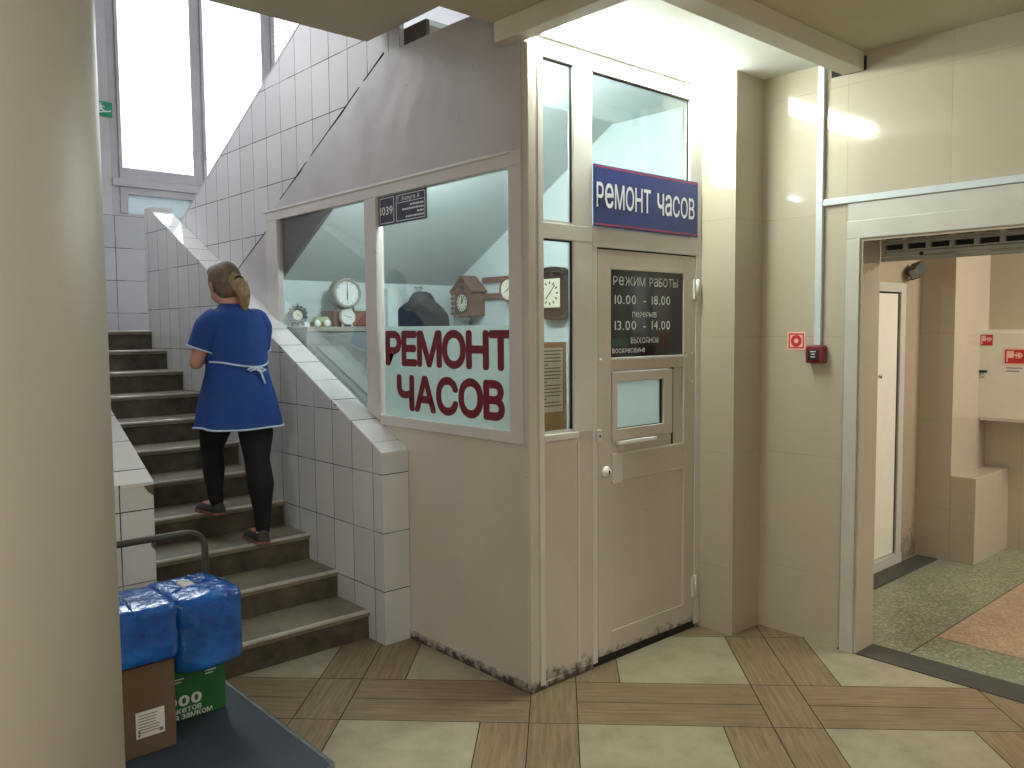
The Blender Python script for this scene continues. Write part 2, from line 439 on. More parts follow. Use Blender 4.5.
# ------------------------------------------------------------------ floor (diagonal lattice of planks round pale stones)
def make_floor():
    bm = bmesh.new(); uvl = bm.loops.layers.uv.new('UVMap'); tn = bm.faces.layers.float.new('tone')
    q = 2 ** -.5; g = .0022
    def face(a0, a1, b0, b1, mi, along):
        if a1 - a0 < .02 or b1 - b0 < .02: return
        pts = [(a0 + g, b0 + g), (a1 - g, b0 + g), (a1 - g, b1 - g), (a0 + g, b1 - g)]
        W = [((a + b) * q, (a - b) * q) for a, b in pts]
        cx = sum(w[0] for w in W) / 4; cyy = sum(w[1] for w in W) / 4
        if not (-1.9 < cx < 6.4 and -5.4 < cyy < 1.95): return
        f = bm.faces.new([bm.verts.new((x, y, 0)) for x, y in W][::-1]); f.material_index = mi
        f[tn] = random.random(); o = (random.random() * 9, random.random() * 9)
        for lp, (a, b) in zip(f.loops, pts[::-1]):
            u, v = (a, b) if along == 'a' else (b, a)
            lp[uvl].uv = (u + o[0], v + o[1])
    P, T, b0 = .98, .199, -.13
    for j in range(-8, 9):
        bt = b0 + j * P                           # band of row j
        for i in range(-9, 11):
            A = i * P - j * T                     # shared plank, runs on through the band
            face(A, A + T, bt - .0, bt + 2 * T, 1, 'b')
            face(A + T, A + P, bt, bt + T, 1, 'a'); face(A + T, A + P, bt + T, bt + 2 * T, 1, 'a')
            lo, hi = bt + 2 * T, bt + P           # stone row below the band
            face(A - T, A, lo, hi, 1, 'b'); face(A, A + T, lo, hi, 1, 'b')
            face(A + T, A + P - T, lo, hi, 2, 'a')
    vs = [bm.verts.new(p) for p in ((-1.9, -5.4, -.003), (6.4, -5.4, -.003), (6.4, 1.95, -.003), (-1.9, 1.95, -.003))]
    f = bm.faces.new(vs); f.material_index = 0
    for f in bm.faces:
        if f.normal.z < 0: f.normal_flip()
    me = bpy.data.meshes.new('floor'); bm.to_mesh(me); bm.free()
    at = me.attributes.get('tone')
    for m in ('grout', 'plank', 'stone'): me.materials.append(M[m])
    o = bpy.data.objects.new('floor', me); COL.objects.link(o); return struct(o)
make_floor()

# ------------------------------------------------------------------ shell of the hall
YW = 1.485
m = MB(); m.box((.19, YW, 0), (.675, YW + .15, 3.2)); m.box((.675, YW, 2.03), (3.4, YW + .15, 3.2)); m.box((3.4, YW, 0), (6.2, YW + .15, 3.2))
struct(m.build('wall_right', M['porcelain']))
struct(MB().box((-.12, 1.235, 0), (.206, YW + .12, 2.9)).build('wall_pilaster', M['porcelain']))
struct(MB().box((6.05, -5.2, 0), (6.2, YW, 3.2)).build('wall_back', M['porcelain']))
struct(MB().box((-1.3, -5.3, 0), (6.2, -5.15, 3.2)).build('wall_far', M['porcelain']))
struct(MB().box((-1.3, -5.2, 0), (-1.15, -1.44, 3.2)).build('wall_left', M['porcelain']))
# dropped ceiling over the hall and alcove, higher strip beside the stairwell
m = MB(); m.box((.0, -5.2, 2.885), (6.1, YW, 3.2)); m.box((-.12, -5.2, 2.885), (0, -.0, 3.2))
struct(m.build('ceiling', [M['plaster']]))
struct(MB().box((0.002, .002, 2.876), (.63, YW, 2.885)).build('ceiling_alcove', M['plaster_white']))
struct(MB().box((-1.15, -5.2, 3.08), (-.12, -.05, 3.45)).build('ceiling_slab', M['plaster']))
# boxed-in cable ducts under the ceiling
tag(MB().box((-.11, -.085, 2.80), (6.0, -.004, 2.885), bevel=.004).build('ceiling_duct', M['duct']),
    'beige boxed duct under the ceiling, starting above the kiosk corner post', 'duct')
tag(MB().box((.63, -5.1, 2.80), (.735, YW - .002, 2.885), bevel=.004).build('ceiling_duct', M['duct']),
    'beige boxed duct under the ceiling, ending at a dark hole in the tiled wall', 'duct')
tag(MB().box((.575, YW - .006, 2.80), (.745, YW + .0, 2.865)).build('wall_hole', M['dark']),
    'dark ragged hole in the tiled wall where the duct ends', 'hole')

# ------------------------------------------------------------------ portal and the room beyond
m = MB()
m.box((.675, YW - .03, 0), (.742, YW + .02, 2.014), bevel=.002); m.box((.675, YW - .03, 2.014), (3.4, YW + .02, 2.10), bevel=.004)
struct(m.build('trim_1', M['trim']))
struct(MB().box((.742, YW - .02, 0), (.755, YW + .16, 2.02)).box((.742, YW - .02, 2.002), (3.4, YW + .16, 2.0138)).build('trim_2', M['porcelain']))
struct(MB().box((.675, YW - .012, 2.10), (3.4, YW, 2.185)).build('trim_3', M['trim']))
struct(MB().box((.66, YW - .02, -.002), (3.4, YW + .165, .004)).build('trim_4', M['stone_thr']))
struct(MB().box((-.2, YW + .1, -.05), (3.6, 4.4, .0015)).build('floor_terrazzo', M['terrazzo']))
RX = .2
m = MB(); m.box((RX - .12, YW + .15, 0), (RX, 2.30, 2.95)); m.box((RX - .12, 2.3, 1.87), (RX, 3.22, 2.95)); m.box((RX - .12, 3.22, 0), (RX, 3.5, 2.95))
struct(m.build('wall_inner_left', M['inner_plaster']))
struct(MB().box((RX - .12, 4.13, 0), (3.6, 4.25, 2.95)).build('wall_inner_back', M['porcelain']))
struct(MB().box((3.5, YW + .15, 0), (3.6, 4.2, 2.95)).build('wall_inner_right', M['inner_plaster']))
struct(MB().box((RX - .12, YW + .15, 2.9), (3.6, 4.2, 3.0)).build('ceiling_inner', M['plaster']))
struct(MB().box((RX - .12, 3.5, 0), (.425, 4.14, 2.9)).build('wall_inner_pier', M['porcelain']))
tag(MB().box((.425, 3.5, 0), (.585, 4.13, .585), bevel=.004).build('tiled_ledge', M['porcelain']),
    'low beige tiled box ledge against the pier in the inner room', 'ledge')
# inner door
d = thing('inner_door', (RX, 2.7, 0), 'white door ajar in the inner room beyond the portal', 'door')
fr = MB(); fr.box((RX - .10, 3.14, .06), (RX + .025, 3.215, 1.88), bevel=.004); fr.box((RX - .10, 2.31, 1.82), (RX + .025, 3.215, 1.88), bevel=.004); fr.box((RX - .1, 2.31, .06), (RX + .025, 2.38, 1.9), bevel=.004)
fr.box((RX - .1, 2.31, .0), (RX + .03, 3.215, .075)); fr.build('door_frame', M['trim'], d)
lf = MB().box((RX - .03, 2.38, .085), (RX + .012, 3.12, 1.81), bevel=.004).build('door_leaf', M['cabinet'], d)
MB().box((RX + .012, 2.80, .09), (RX + .0145, 2.812, 1.80)).box((RX - .02, 3.12, .09), (RX + .010, 3.14, 1.82)).box((RX - .02, 2.38, 1.81), (RX + .010, 3.14, 1.82)).build('door_gap', M['dark'], d)
h = MB(); h.lathe((RX + .012, 2.83, 1.28), (1, 0, 0), [(0, .03), (.012, .03), (.014, .02), (.006, .015), (.006, 0)], 0, 16, False); h.build('door_knob', M['chrome'], lf)
MB().box((RX + .01, 2.75, 1.11), (RX + .02, 2.775, 1.17), bevel=.003).build('lock', M['darkgrey'], lf)
tag(MB().box((RX + .032, 2.4, .0015), (RX + .17, 3.46, .012), bevel=.004).build('door_step', M['stone_thr']), 'dark worn strip of floor below the inner door', 'doorstep')
# lamp over inner door
fl = thing('floodlight', (.25, 3.33, 1.93), 'small dark floodlight tilted down beside the inner door head', 'lamp')
Rm = Matrix.Translation((.262, 3.27, 1.965)) @ Matrix.Rotation(.5, 4, 'X') @ Matrix.Rotation(-.3, 4, 'Y')
hd = MB(); hd.box((-.035, -.055, -.04), (.035, .055, .04), bevel=.008, M=Rm); hd.box((-.02, -.058, -.03), (.03, -.0555, .03), 1, M=Rm); hd.build('lamp_housing', [M['darkgrey'], M['clockgrey']], fl)
MB().tube([(RX, 3.28, 1.9), (.225, 3.28, 1.91), (.25, 3.275, 1.93)], .008).build('bracket', M['trim'], fl)
# fire cabinet
fc = thing('fire_cabinet', (.67, 4.05, .93), 'white fire hose cabinet on the inner room wall with red stickers', 'cabinet')
MB().box((.395, 3.99, .925), (1.0, 4.13, 1.567), bevel=.003).build('cabinet_body', M['cabinet'], fc)
cd = MB().box((.412, 3.975, .945), (.985, 3.99, 1.548), bevel=.003).build('cabinet_door', M['cabinet'], fc)
hh = MB(); hh.box((.41, 3.962, 1.265), (.475, 3.975, 1.282), 0, .003); hh.lathe((.443, 3.975, 1.238), (0, -1, 0), [(.013, 0), (.013, .008), (0, .009)], 1, 16); hh.build('latch', [M['black'], M['chrome']], cd)
def fire_sticker(x0, z0, x1, z1, border):
    s = MB(); y = 3.9742; w = x1 - x0; hgt = z1 - z0
    if border: s.box((x0 - .012, y - .0008, z0 - .012), (x1 + .012, y + .0008, z1 + .012), 1)
    s.box((x0, y - .0016, z0), (x1, y, z1), 0)
    y2 = y - .0022
    s.prism([(x0 + w * .08, y2, z0 + hgt * .1), (x0 + w * .16, y2, z0 + hgt * .1), (x0 + w * .16, y2, z0 + hgt * .4), (x0 + w * .45, y2, z0 + hgt * .4), (x0 + w * .45, y2, z0 + hgt * .9), (x0 + w * .08, y2, z0 + hgt * .9)], (0, .0005, 0), 1)
    s.box((x0 + w * .45, y2, z0 + hgt * .55), (x0 + w * .8, y2 + .0005, z0 + hgt * .65), 1)
    s.lathe((x0 + w * .78, y2, z0 + hgt * .6), (0, -1, 0), [(w * .13, 0), (w * .13, .0005), (w * .07, .0006), (w * .07, 0)], 1, 16)
    for k in range(3): s.box((x0 + w * (.56 + .1 * k), y2, z0 + hgt * .35), (x0 + w * (.6 + .1 * k), y2 + .0005, z0 + hgt * .8), 1)
    return s
fire_sticker(.425, 1.457, .505, 1.533, False).build('hose_sticker', [M['red2'], M['pinkish']], cd)
s2 = fire_sticker(.585, 1.335, .705, 1.43, True)
for k in range(2): s2.box((.595 + .0, 3.9735, 1.30 - .022 * k), (.695 - .02 * k, 3.9742, 1.306 - .022 * k), 2)
s2.build('hose_sticker', [M['red2'], M['pinkish'], M['ink']], cd)
# roller shutter drawn up in the portal head
rs = thing('roller_shutter', (2.0, 1.66, 1.9), 'grey metal roller shutter drawn up at the portal head', 'shutter')
b_ = MB()
for k, (z0, z1) in enumerate(((1.912, 1.931), (1.934, 1.956))): b_.box((.757, 1.645, z0), (3.38, 1.672, z1), 0, .004)
b_.build('bottom_bar', M['shutter'], rs)
sl = MB(); sl.box((.757, 1.647, 1.958), (3.38, 1.668, 1.965)); sl.box((.757, 1.647, 1.991), (3.38, 1.668, 2.02))
x = .757
while x < 3.3:
    sl.box((x, 1.647, 1.964), (x + .022, 1.668, 1.992)); x += .105
sl.box((.757, 1.669, 1.957), (3.38, 1.674, 2.03), 1); sl.build('slotted_slat', [M['shutter'], M['dark']], rs)
MB().lathe((.95, 1.645, 1.94), (0, -1, 0), [(.009, 0), (.009, .004), (0, .004)], 0, 12).build('bolt', M['dark'], rs)

# ------------------------------------------------------------------ things on the tiled wall
tag(MB().box((.513, YW - .022, 1.508), (.548, YW - .0005, 2.884), bevel=.003).build('cable_trunking', M['conduit']),
    'white vertical cable trunking running down to the red alarm button', 'cable trunking')
tag(MB().box((.5485, YW - .02, 2.188), (3.4, YW - .0005, 2.22), bevel=.003).build('cable_trunking', M['conduit']),
    'white horizontal cable trunking running above the portal', 'cable trunking')
a = thing('fire_alarm_button', (.52, YW, 1.41), 'dark red manual fire alarm button at the end of the trunking', 'alarm button')
MB().box((.482, YW - .048, 1.418), (.577, YW + .001, 1.507), bevel=.01, seg=3).build('housing', M['red'], a)
f_ = MB(); f_.box((.497, YW - .0515, 1.432), (.555, YW - .047, 1.487), 0, .003)
for k, w_ in enumerate((.03, .02, .024)): f_.box((.526 - w_ / 2, YW - .0525, 1.474 - .013 * k), (.526 + w_ / 2, YW - .0514, 1.479 - .013 * k), 1)
f_.build('push_plate', [M['black'], M['grey_letter']], a)
s_ = MB(); y = YW - .003; s_.box((.358, y, 1.482), (.459, YW - .0003, 1.574), 1, .001)
for A, B in (((.366, 1.490), (.451, 1.497)), ((.366, 1.559), (.451, 1.566)), ((.366, 1.49), (.373, 1.566)), ((.444, 1.49), (.451, 1.566))):
    s_.box((A[0], y - .0007, A[1]), (B[0], y, B[1]), 0)
s_.lathe((.4085, y, 1.528), (0, -1, 0), [(.030, 0), (.030, .0007), (.012, .0008), (.012, 0)], 0, 28)
tag(s_.build('fire_alarm_sign', [M['red2'], M['pinkish']]), 'small square red and pink sign with a ring, beside the alarm button', 'sign')

# ------------------------------------------------------------------ staircase, landing, balustrades
R_, T_, X1, N_ = .14655, .3133, -1.055, 11
YS0, YS1 = -1.268, -.159
st = thing('staircase', (-2.6, -.72, 0), 'worn grey stone staircase climbing to the landing between tiled balustrades', 'staircase')
for k in range(N_):
    xf = X1 - T_ * k; zt = R_ * (k + 1); xb = xf - T_ if k < N_ - 1 else xf - T_
    e = .0006
    s = MB()
    s.box((xf - T_ - .02, YS0 + e, zt - .03), (xf, YS1 - e, zt - .0005), 0, .003)
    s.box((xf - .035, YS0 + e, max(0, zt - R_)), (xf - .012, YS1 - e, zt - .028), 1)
    p = s.build('step', [M['step'], M['riser']], st)
    MB().box((xf - .026, YS0 + e, zt - .010), (xf + .004, YS1 - e, zt + .0015), 0, .002).build('nosing_strip', M['nosing'], p)
ZL = R_ * N_
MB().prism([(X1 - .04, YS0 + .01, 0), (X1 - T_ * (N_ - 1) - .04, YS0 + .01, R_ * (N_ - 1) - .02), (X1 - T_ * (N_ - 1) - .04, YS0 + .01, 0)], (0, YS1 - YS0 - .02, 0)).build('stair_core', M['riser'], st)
LX = -5.6
struct(MB().box((LX, -1.6, ZL - .2), (X1 - T_ * N_ + .0, 1.6, ZL - .001)).build('floor_landing', M['step']))

cap = lambda x: .975 + .4855 * (-.899 - x)
def balustrade(y0, y1, name):
    pts = [(-.912, y0, 0), (-.912, y0, cap(-.912)), (-4.11, y0, cap(-4.11)), (-4.11, y0, 0)]
    return MB().prism(pts, (0, y1 - y0, 0))
bt = thing('tiled_balustrade', (-2.5, -.08, 0), 'white tiled balustrade with sloping cap running up to the landing beside the kiosk', 'balustrade')
balustrade(-.159, -.003, 'b').build('balustrade_body', M['tile'], bt)
MB().box((-4.26, -.162, 0), (-4.11, -.001, cap(-4.11) + .035)).build('newel_post', M['tile'], bt)
bl = thing('tiled_balustrade', (-2.5, -1.36, 0), 'white tiled balustrade with chipped corner, half hidden behind the round column', 'balustrade')
bod = balustrade(-1.423, YS0, 'b').build('balustrade_body', M['tile'], bl)
ch = MB(); ch2 = MB()
ch.prism([(-.9115, -1.269, .975), (-.9115, -1.269, .93), (-.9115, -1.288, .945), (-.9115, -1.306, .972)], (.0012, 0, 0))
ch2.prism([(-.9115, -1.269, .76), (-.9115, -1.269, .70), (-.9115, -1.285, .72), (-.9115, -1.283, .75)], (.0012, 0, 0))
ch.build('chipped_edge', M['riser'], bod); ch2.build('chipped_edge', M['riser'], bod)
for t_, y0 in ((bt, -.160), (bl, YS0 - .155)):
    c_ = MB(); e0, e1 = (-.912, cap(-.912)), (-4.10, cap(-4.10))
    c_.prism([(e0[0] + .002, y0, e0[1] - .006), (e0[0] + .002, y0, e0[1] + .006), (e1[0], y0, e1[1] + .006), (e1[0], y0, e1[1] - .006)], (0, .157, 0))
    c_.build('sloping_cap', M['tile_cap'], t_)
# upper flight over the kiosk
top2 = lambda x: 3.388 + .481 * (x + 1.975)
diag = lambda x: 2.377 + .5015 * (x + 2.307)
ub = thing('upper_balustrade', (-2.9, .06, 1.6), 'white tiled balustrade of the upper flight rising above the kiosk', 'balustrade')
MB().prism([(-4.11, 0.0, 0), (-4.11, .0, top2(-4.11)), (-1.0, .0, top2(-1.0)), (-.93, .0, top2(-1.0)), (-.93, .0, diag(-.93) - .06), (-2.30, .0, 2.37), (-2.47, .0, 2.29), (-2.47, .0, 0)], (0, .028, 0)).build('balustrade_body', M['tile_upper'], ub)
MB().prism([(-4.11, -.002, top2(-4.11)), (-4.11, -.002, top2(-4.11) + .012), (-1.0, -.002, top2(-1.) + .012), (-1., -.002, top2(-1.))], (0, .16, 0)).build('sloping_cap', M['winframe'], ub)
uf = thing('upper_flight', (-2.4, .7, 1.6), 'upper stair flight whose brown side and pale underside roof the kiosk', 'staircase')
sof = lambda x: 1.955 + .565 * (x + 2.31)
MB().prism([(-4.19, .03, ZL - .19), (-4.19, .03, ZL), (-1.0, .03, ZL + .4676 * 3.19), (-.745, .03, ZL + .4676 * 3.19), (-.745, .03, sof(-.745)), (-2.36, .03, sof(-2.36)), (-3.3, .03, 1.45)], (0, .02, 0)).build('stringer', M['brown_side'], uf)
MB().prism([(-4.19, .05, ZL - .19), (-4.19, .05, ZL), (-1.0, .05, ZL + .4676 * 3.19), (-.745, .05, ZL + .4676 * 3.19), (-.745, .05, sof(-.745)), (-2.36, .05, sof(-2.36)), (-3.3, .05, 1.45)], (0, 1.38, 0)).build('flight_slab', M['soffit'], uf)
for k in range(10):
    xf = -4.19 + .3133 * k
    if k < 10: MB().box((xf + .3, .05, ZL + R_ * k + .0), (xf + .3133 * 2, 1.42, ZL + R_ * (k + 1)), 0, .002).build('step', M['step'], uf)

# stairwell shell
m = MB(); m.box((LX - .15, -1.6, 0), (LX, 2.6, 2.68)); 
struct(m.build('wall_landing', M['tile_back']))
m = MB(); m.box((LX - .15, -1.6, 2.68), (LX, .0, 5.5)); m.box((LX - .15, 2.0, 2.68), (LX, 2.6, 5.5)); m.box((LX - .15, 0, 5.0), (LX, 2.0, 5.5))
struct(m.build('wall_landing_upper', M['lilac']))
struct(MB().box((LX, -1.6, 0), (-1.15, -1.44, 5.5)).build('wall_stairwell_left', M['lilac']))
struct(MB().box((LX, 2.1, 2.0), (0.2, 2.2, 5.5)).build('wall_stairwell_right', M['lilac']))
struct(MB().box((LX, -1.6, 5.3), (.2, 2.6, 5.5)).build('ceiling_stairwell', M['lilac']))
struct(MB().box((-1.15, -1.6, 3.45), (-1.0, -.06, 5.4)).box((-.6, 0, 3.3), (-.45, 2.2, 5.4)).build('wall_stairwell_end', M['lilac']))
# window_1
w = bpy.data.objects.new('window_1', None); COL.objects.link(w); w.location = (LX, .8, 2.68); WO[w.name] = V3(w.location); struct(w)
x0, x1 = LX - .11, LX - .01
f = MB()
f.box((x0, .0, 2.68), (x1, .07, 5.0), 0, .005); f.box((x0, 1.52, 2.68), (x1, 1.6, 5.0), 0, .005); f.box((x0, .0, 2.95), (x1 + .04, 1.6, 3.02), 0, .005)
f.box((x0, .0, 2.68), (x1, 1.6, 2.705), 0, .004); f.box((x0, .785, 2.68), (x1, .86, 5.0), 0, .005)
f.build('window_frame', M['winframe'], w)
for ya, yb in ((.07, .785), (.86, 1.52)):
    s = MB(); s.box((x0 + .02, ya, 3.02), (x1 + .015, ya + .03, 5.0), 0, .004); s.box((x0 + .02, yb - .03, 3.02), (x1 + .015, yb, 5.0), 0, .004); s.box((x0 + .02, ya, 3.02), (x1 + .015, yb, 3.125), 0, .004)
    sh = s.build('window_sash', M['winframe'], w)
    MB().box((x0 + .05, ya + .03, 3.125), (x0 + .056, yb - .03, 5.0)).build('pane', M['glass'], sh)
    s = MB(); s.box((x0 + .02, ya, 2.705), (x1 + .01, ya + .07, 2.95), 0, .004); s.box((x0 + .02, yb - .035, 2.705), (x1 + .01, yb, 2.95), 0, .004); s.box((x0 + .02, ya, 2.885), (x1 + .01, yb, 2.95), 0, .004)
    sh = s.build('lower_sash', M['winframe'], w)
    MB().box((x0 + .05, ya + .07, 2.705), (x0 + .056, yb - .035, 2.885)).build('frosted_pane', M['frost'], sh)
hd = MB(); hd.box((x1 + .015, .745, 3.28), (x1 + .035, .765, 3.36), 0, .004); hd.box((x1 + .015, .865, 3.28), (x1 + .035, .885, 3.36), 0, .004); hd.build('window_catch', M['winframe'], w)
lv = thing('louvre_vent', (LX, 1.8, 4.0), 'white slatted louvre next to the landing window', 'louvre')
l_ = MB(); l_.box((x0, 1.6, 2.68), (x1 + .02, 1.64, 5.0)); l_.box((x0, 1.96, 2.68), (x1 + .02, 2.0, 5.0)); l_.build('louvre_frame', M['winframe'], lv)
l_ = MB(); z = 2.75
while z < 4.95:
    l_.prism([(x0 + .02, 1.64, z + .05), (x0 + .03, 1.64, z + .06), (x1, 1.64, z + .01), (x1 - .01, 1.64, z)], (0, .32, 0)); z += .1
l_.build('slats', M['white_slat'], lv)
# green exit sign on the landing wall
g_ = MB(); xs = LX + .001; g_.box((xs, -.185, 3.56), (xs + .006, .027, 3.695), 0, .001)
def gp(pts): g_.prism([(xs + .0062, -.185 + .212 * a, 3.56 + .135 * b) for a, b in pts], (.0006, 0, 0), 1)
gp([(.06, .1), (.95, .38), (.95, .46), (.06, .18)])
gp([(.46, .86), (.52, .92), (.58, .86), (.52, .78)])
gp([(.44, .76), (.58, .78), (.6, .55), (.46, .52)])
gp([(.46, .55), (.6, .55), (.72, .38), (.64, .34), (.54, .46), (.42, .3), (.34, .34)])
gp([(.44, .74), (.34, .62), (.38, .56), (.48, .66)]); gp([(.56, .76), (.7, .66), (.68, .6), (.56, .66)])
gp([(.12, .55), (.28, .7), (.28, .4)])
tag(g_.build('exit_sign', [M['greenp'], M['white_letter']]), 'small green exit sign with a white figure on stairs, on the landing wall', 'sign')

# ------------------------------------------------------------------ repair kiosk
K = thing('repair_kiosk', (-1.1, .6, 0), 'white painted watch repair kiosk built under the stairs, with glazed side and door', 'kiosk')
# side facing the stairs (plane y = 0)
def kpart(name, mb, mat, par=None): return mb.build(name, mat, par or K)
kpart('side_lower_panel', MB().prism([(-.93, 0, 0.0), (-.03, 0, 0), (-.03, 0, 1.105), (-1.115, 0, 1.105), (-1.115, 0, cap(-1.115) + .006), (-.93, 0, cap(-.93) + .006)], (0, .03, 0)), M['paint_lower'])
kpart('kickboard', MB().box((-.935, -.008, 0), (-.03, 0, .045), 0, .002), M['paint'])
kpart('upper_panel', MB().prism([(-2.47, -.010, 2.36), (-.028, -.010, 2.36), (-.028, -.010, 2.80), (-.12, -.01, 2.99), (-.5, -.010, 3.0), (-1.00, -.010, 3.0), (-1.05, -.01, diag(-1.05) - .0), (-2.34, -.010, 2.365)], (0, .008, 0)), M['paint_panel'])
kpart('side_tail_panel', MB().prism([(-2.45, -.008, 2.33), (-2.45, -.008, cap(-2.45) + .008), (-2.95, -.008, cap(-2.95) + .008), (-2.95, -.008, 1.995), (-2.46, -.008, 2.235)], (0, .006, 0)), M['paint_panel'])
for xa, xb in ((-2.25, -1.90), (-1.85, -1.30), (-1.26, -1.06)):
    kpart('panel_crack', MB().prism([(xa, -.011, diag(xa) + .01), (xb, -.011, diag(xb) + .011), ((xa + xb) / 2 + .1, -.011, diag((xa + xb) / 2 + .1) - .004)], (0, .006, 0)), M['dark'])
kpart('panel_crack', MB().prism([(-2.43, -.0085, 2.255), (-2.90, -.0085, 2.026), (-2.90, -.0085, 2.018), (-2.43, -.0085, 2.244)], (0, .004, 0)), M['dark'])
fr = MB()
fr.box((-2.45, -.014, 2.295), (-.03, .03, 2.36), 0, .003)                       # head rail
fr.prism([(-2.45, -.012, 2.30), (-2.30, -.012, 2.30), (-2.30, -.012, cap(-2.30) + .008), (-2.45, -.012, cap(-2.45) + .008)], (0, .04, 0))
fr.prism([(-1.272, -.012, 2.30), (-1.15, -.012, 2.30), (-1.15, -.012, 1.12), (-1.272, -.012, cap(-1.272) + .007)], (0, .04, 0))
fr.box((-1.15, -.012, 1.100), (-.03, .028, 1.15), 0, .003)                      # sill rail
fr.box((-.112, -.012, 1.12), (-.03, .028, 2.30), 0, .003)
fr.box((-1.17, -.018, 2.29), (-1.152, .0, 1.14), 0, .002)
kpart('side_window_frame', fr, grimy('side_frame_paint', '#bbb6b1', .35, .08, .05))
kpart('head_bead', MB().box((-2.47, -.02, 2.35), (-.10, -.008, 2.364), 0, .003), M['alu'])
kpart('side_pane', MB().prism([(-2.30, .008, 2.295), (-1.272, .008, 2.295), (-1.272, .008, cap(-1.272) + .008), (-2.30, .008, cap(-2.30) + .008)], (0, .005, 0)), M['glass'])
kpart('side_pane', MB().box((-1.15, .008, 1.15), (-.112, .013, 2.295)), M['glass'])
# corner post
cp = MB(); cp.box((-.03, -.006, 0), (.0, .02, 2.80), 0, .003); cp.box((-.012, -.008, 0), (.012, .032, 2.795), 0, .004); cp.box((-.02, .03, 0), (.006, .083, 2.795), 0, .003)
kpart('corner_post', cp, M['paint'])
kpart('post_edge_trim', MB().box((.006, .052, 0.02), (.010, .083, 2.79), 0, .002), M['alu'])
# front with the door (plane x = 0)
fr = MB()
fr.box((-.035, .083, 2.755), (.004, 1.235, 2.80), 0, .003)                   # head
fr.box((-.035, .279, 1.13), (.002, .40, 2.80), 0, .003)                      # mullion
fr.box((-.035, .083, 1.99), (.003, .40, 2.06), 0, .003)
fr.box((-.035, .40, 1.972), (.004, 1.235, 2.06), 0, .003)                    # rail over door
fr.box((-.035, 1.135, 1.97), (.003, 1.235, 2.80), 0, .003)
fr.box((-.035, 1.19, 0.02), (.003, 1.235, 2.0), 0, .003)
fr.box((-.035, .083, 1.105), (.012, .30, 1.135), 0, .003)                    # sill
fr.box((-.035, .40, .02), (.002, .433, 2.0), 0, .003)
kpart('front_frame', fr, M['alu'])
kpart('front_lower_panel', MB().box((-.03, .083, .0), (-.002, .40, 1.131)).box((-.03, .083, 0), (.004, .40, .03), 0, .002), M['door_paint'])
kpart('panel_bead', MB().box((-.002, .30, .06), (.002, .312, 1.08), 0, .001), M['alu'])
kpart('transom_pane', MB().box((-.02, .40, 2.06), (-.015, 1.135, 2.755)), M['glass'])
kpart('front_pane', MB().box((-.02, .083, 2.06), (-.015, .279, 2.755)), M['glass'])
kpart('front_pane', MB().box((-.02, .083, 1.135), (-.015, .279, 1.99)), M['glass'])
bd = MB()
for ya, yb, za, zb in ((.083, .279, 2.06, 2.755), (.40, 1.135, 2.06, 2.755), (.083, .279, 1.135, 1.99)):
    bd.box((-.014, yb - .012, za), (-.011, yb, zb), 1); bd.box((-.014, ya, zb - .008), (-.011, yb, zb), 1); bd.box((-.014, ya, za), (-.01, yb, za + .012), 0)
kpart('glazing_bead', bd, [M['alu'], M['black']])
# door leaf as a frame round the openings
door = MB()
x0, x1 = -.03, .0
door.box((x0, .437, .04), (x1, .53, 1.965), 0, .003); door.box((x0, 1.09, .04), (x1, 1.188, 1.965), 0, .003)
door.box((x0, .53, 1.875), (x1, 1.09, 1.965), 0, .002); door.box((x0, .53, 1.40), (x1, 1.09, 1.46), 0, .002)
door.box((x0, .53, .87), (x1, 1.09, 1.0), 0, .002); door.box((x0, .53, .04), (x1, 1.09, .145), 0, .002)
door.box((x0 + .005, .53, .14), (x1 - .006, 1.095, .88), 0, .002)
DR = kpart('door', door, M['door_paint'])
MB().box((-.004, .525, 1.448), (.006, 1.092, 1.462), 0, .002).box((-.002, 1.088, 1.0), (.004, 1.096, 1.45), 0, .001).box((-.002, .53, .996), (.005, 1.094, 1.006), 0, .001).build('door_bead', M['alu'], DR)
ht = MB(); ht.box((-.035, .536, 1.066), (.004, .57, 1.392), 0, .003); ht.box((-.035, .925, 1.066), (.004, .995, 1.392), 0, .003)
ht.box((-.035, .536, 1.345), (.004, .995, 1.392), 0, .003); ht.box((-.035, .536, 1.066), (.004, .995, 1.12), 0, .003)
ht.build('hatch_frame', M['door_paint'], DR)
MB().box((-.02, .566, 1.118), (-.016, .93, 1.348)).build('hatch_pane', M['milk'], DR)
MB().box((-.034, .995, 1.0), (-.006, 1.012, 1.40)).box((-.016, .912, 1.118), (-.010, .926, 1.346)).box((-.016, .57, 1.118), (-.010, .925, 1.124)).build('hatch_gap', M['black'], DR)
MB().box((-.03, 1.012, 1.0), (-.008, 1.09, 1.40)).box((-.03, .53, 1.395), (-.008, 1.09, 1.402)).build('hatch_surround', M['door_paint'], DR)
MB().box((-.03, .53, 1.0), (-.007, .999, 1.067)).box((-.028, .57, 1.045), (.012, .86, 1.062), 1, .002).build('hatch_shelf', [M['door_paint'], M['white_slat']], DR)
kb = MB(); kb.lathe((.0, .492, .925), (1, 0, 0), [(.026, 0), (.026, .006), (.016, .010), (.016, .02), (0, .022)], 0, 24, False); kb.box((.022, .488, .915), (.024, .496, .935), 1)
kb.build('door_knob', [M['white_slat'], M['dark']], DR)
MB().box((-.006, .536, .86), (.004, .608, 1.0), 0, .002).build('lock_plate', M['alu'], DR)
lk = MB().box((0, .424, 1.075), (.012, .452, 1.13), 0, .004); lk.lathe((.012, .438, 1.10), (1, 0, 0), [(.006, 0), (.006, .003), (0, .003)], 1, 12); lk.build('door_latch', [M['alu'], M['darkgrey']], DR)
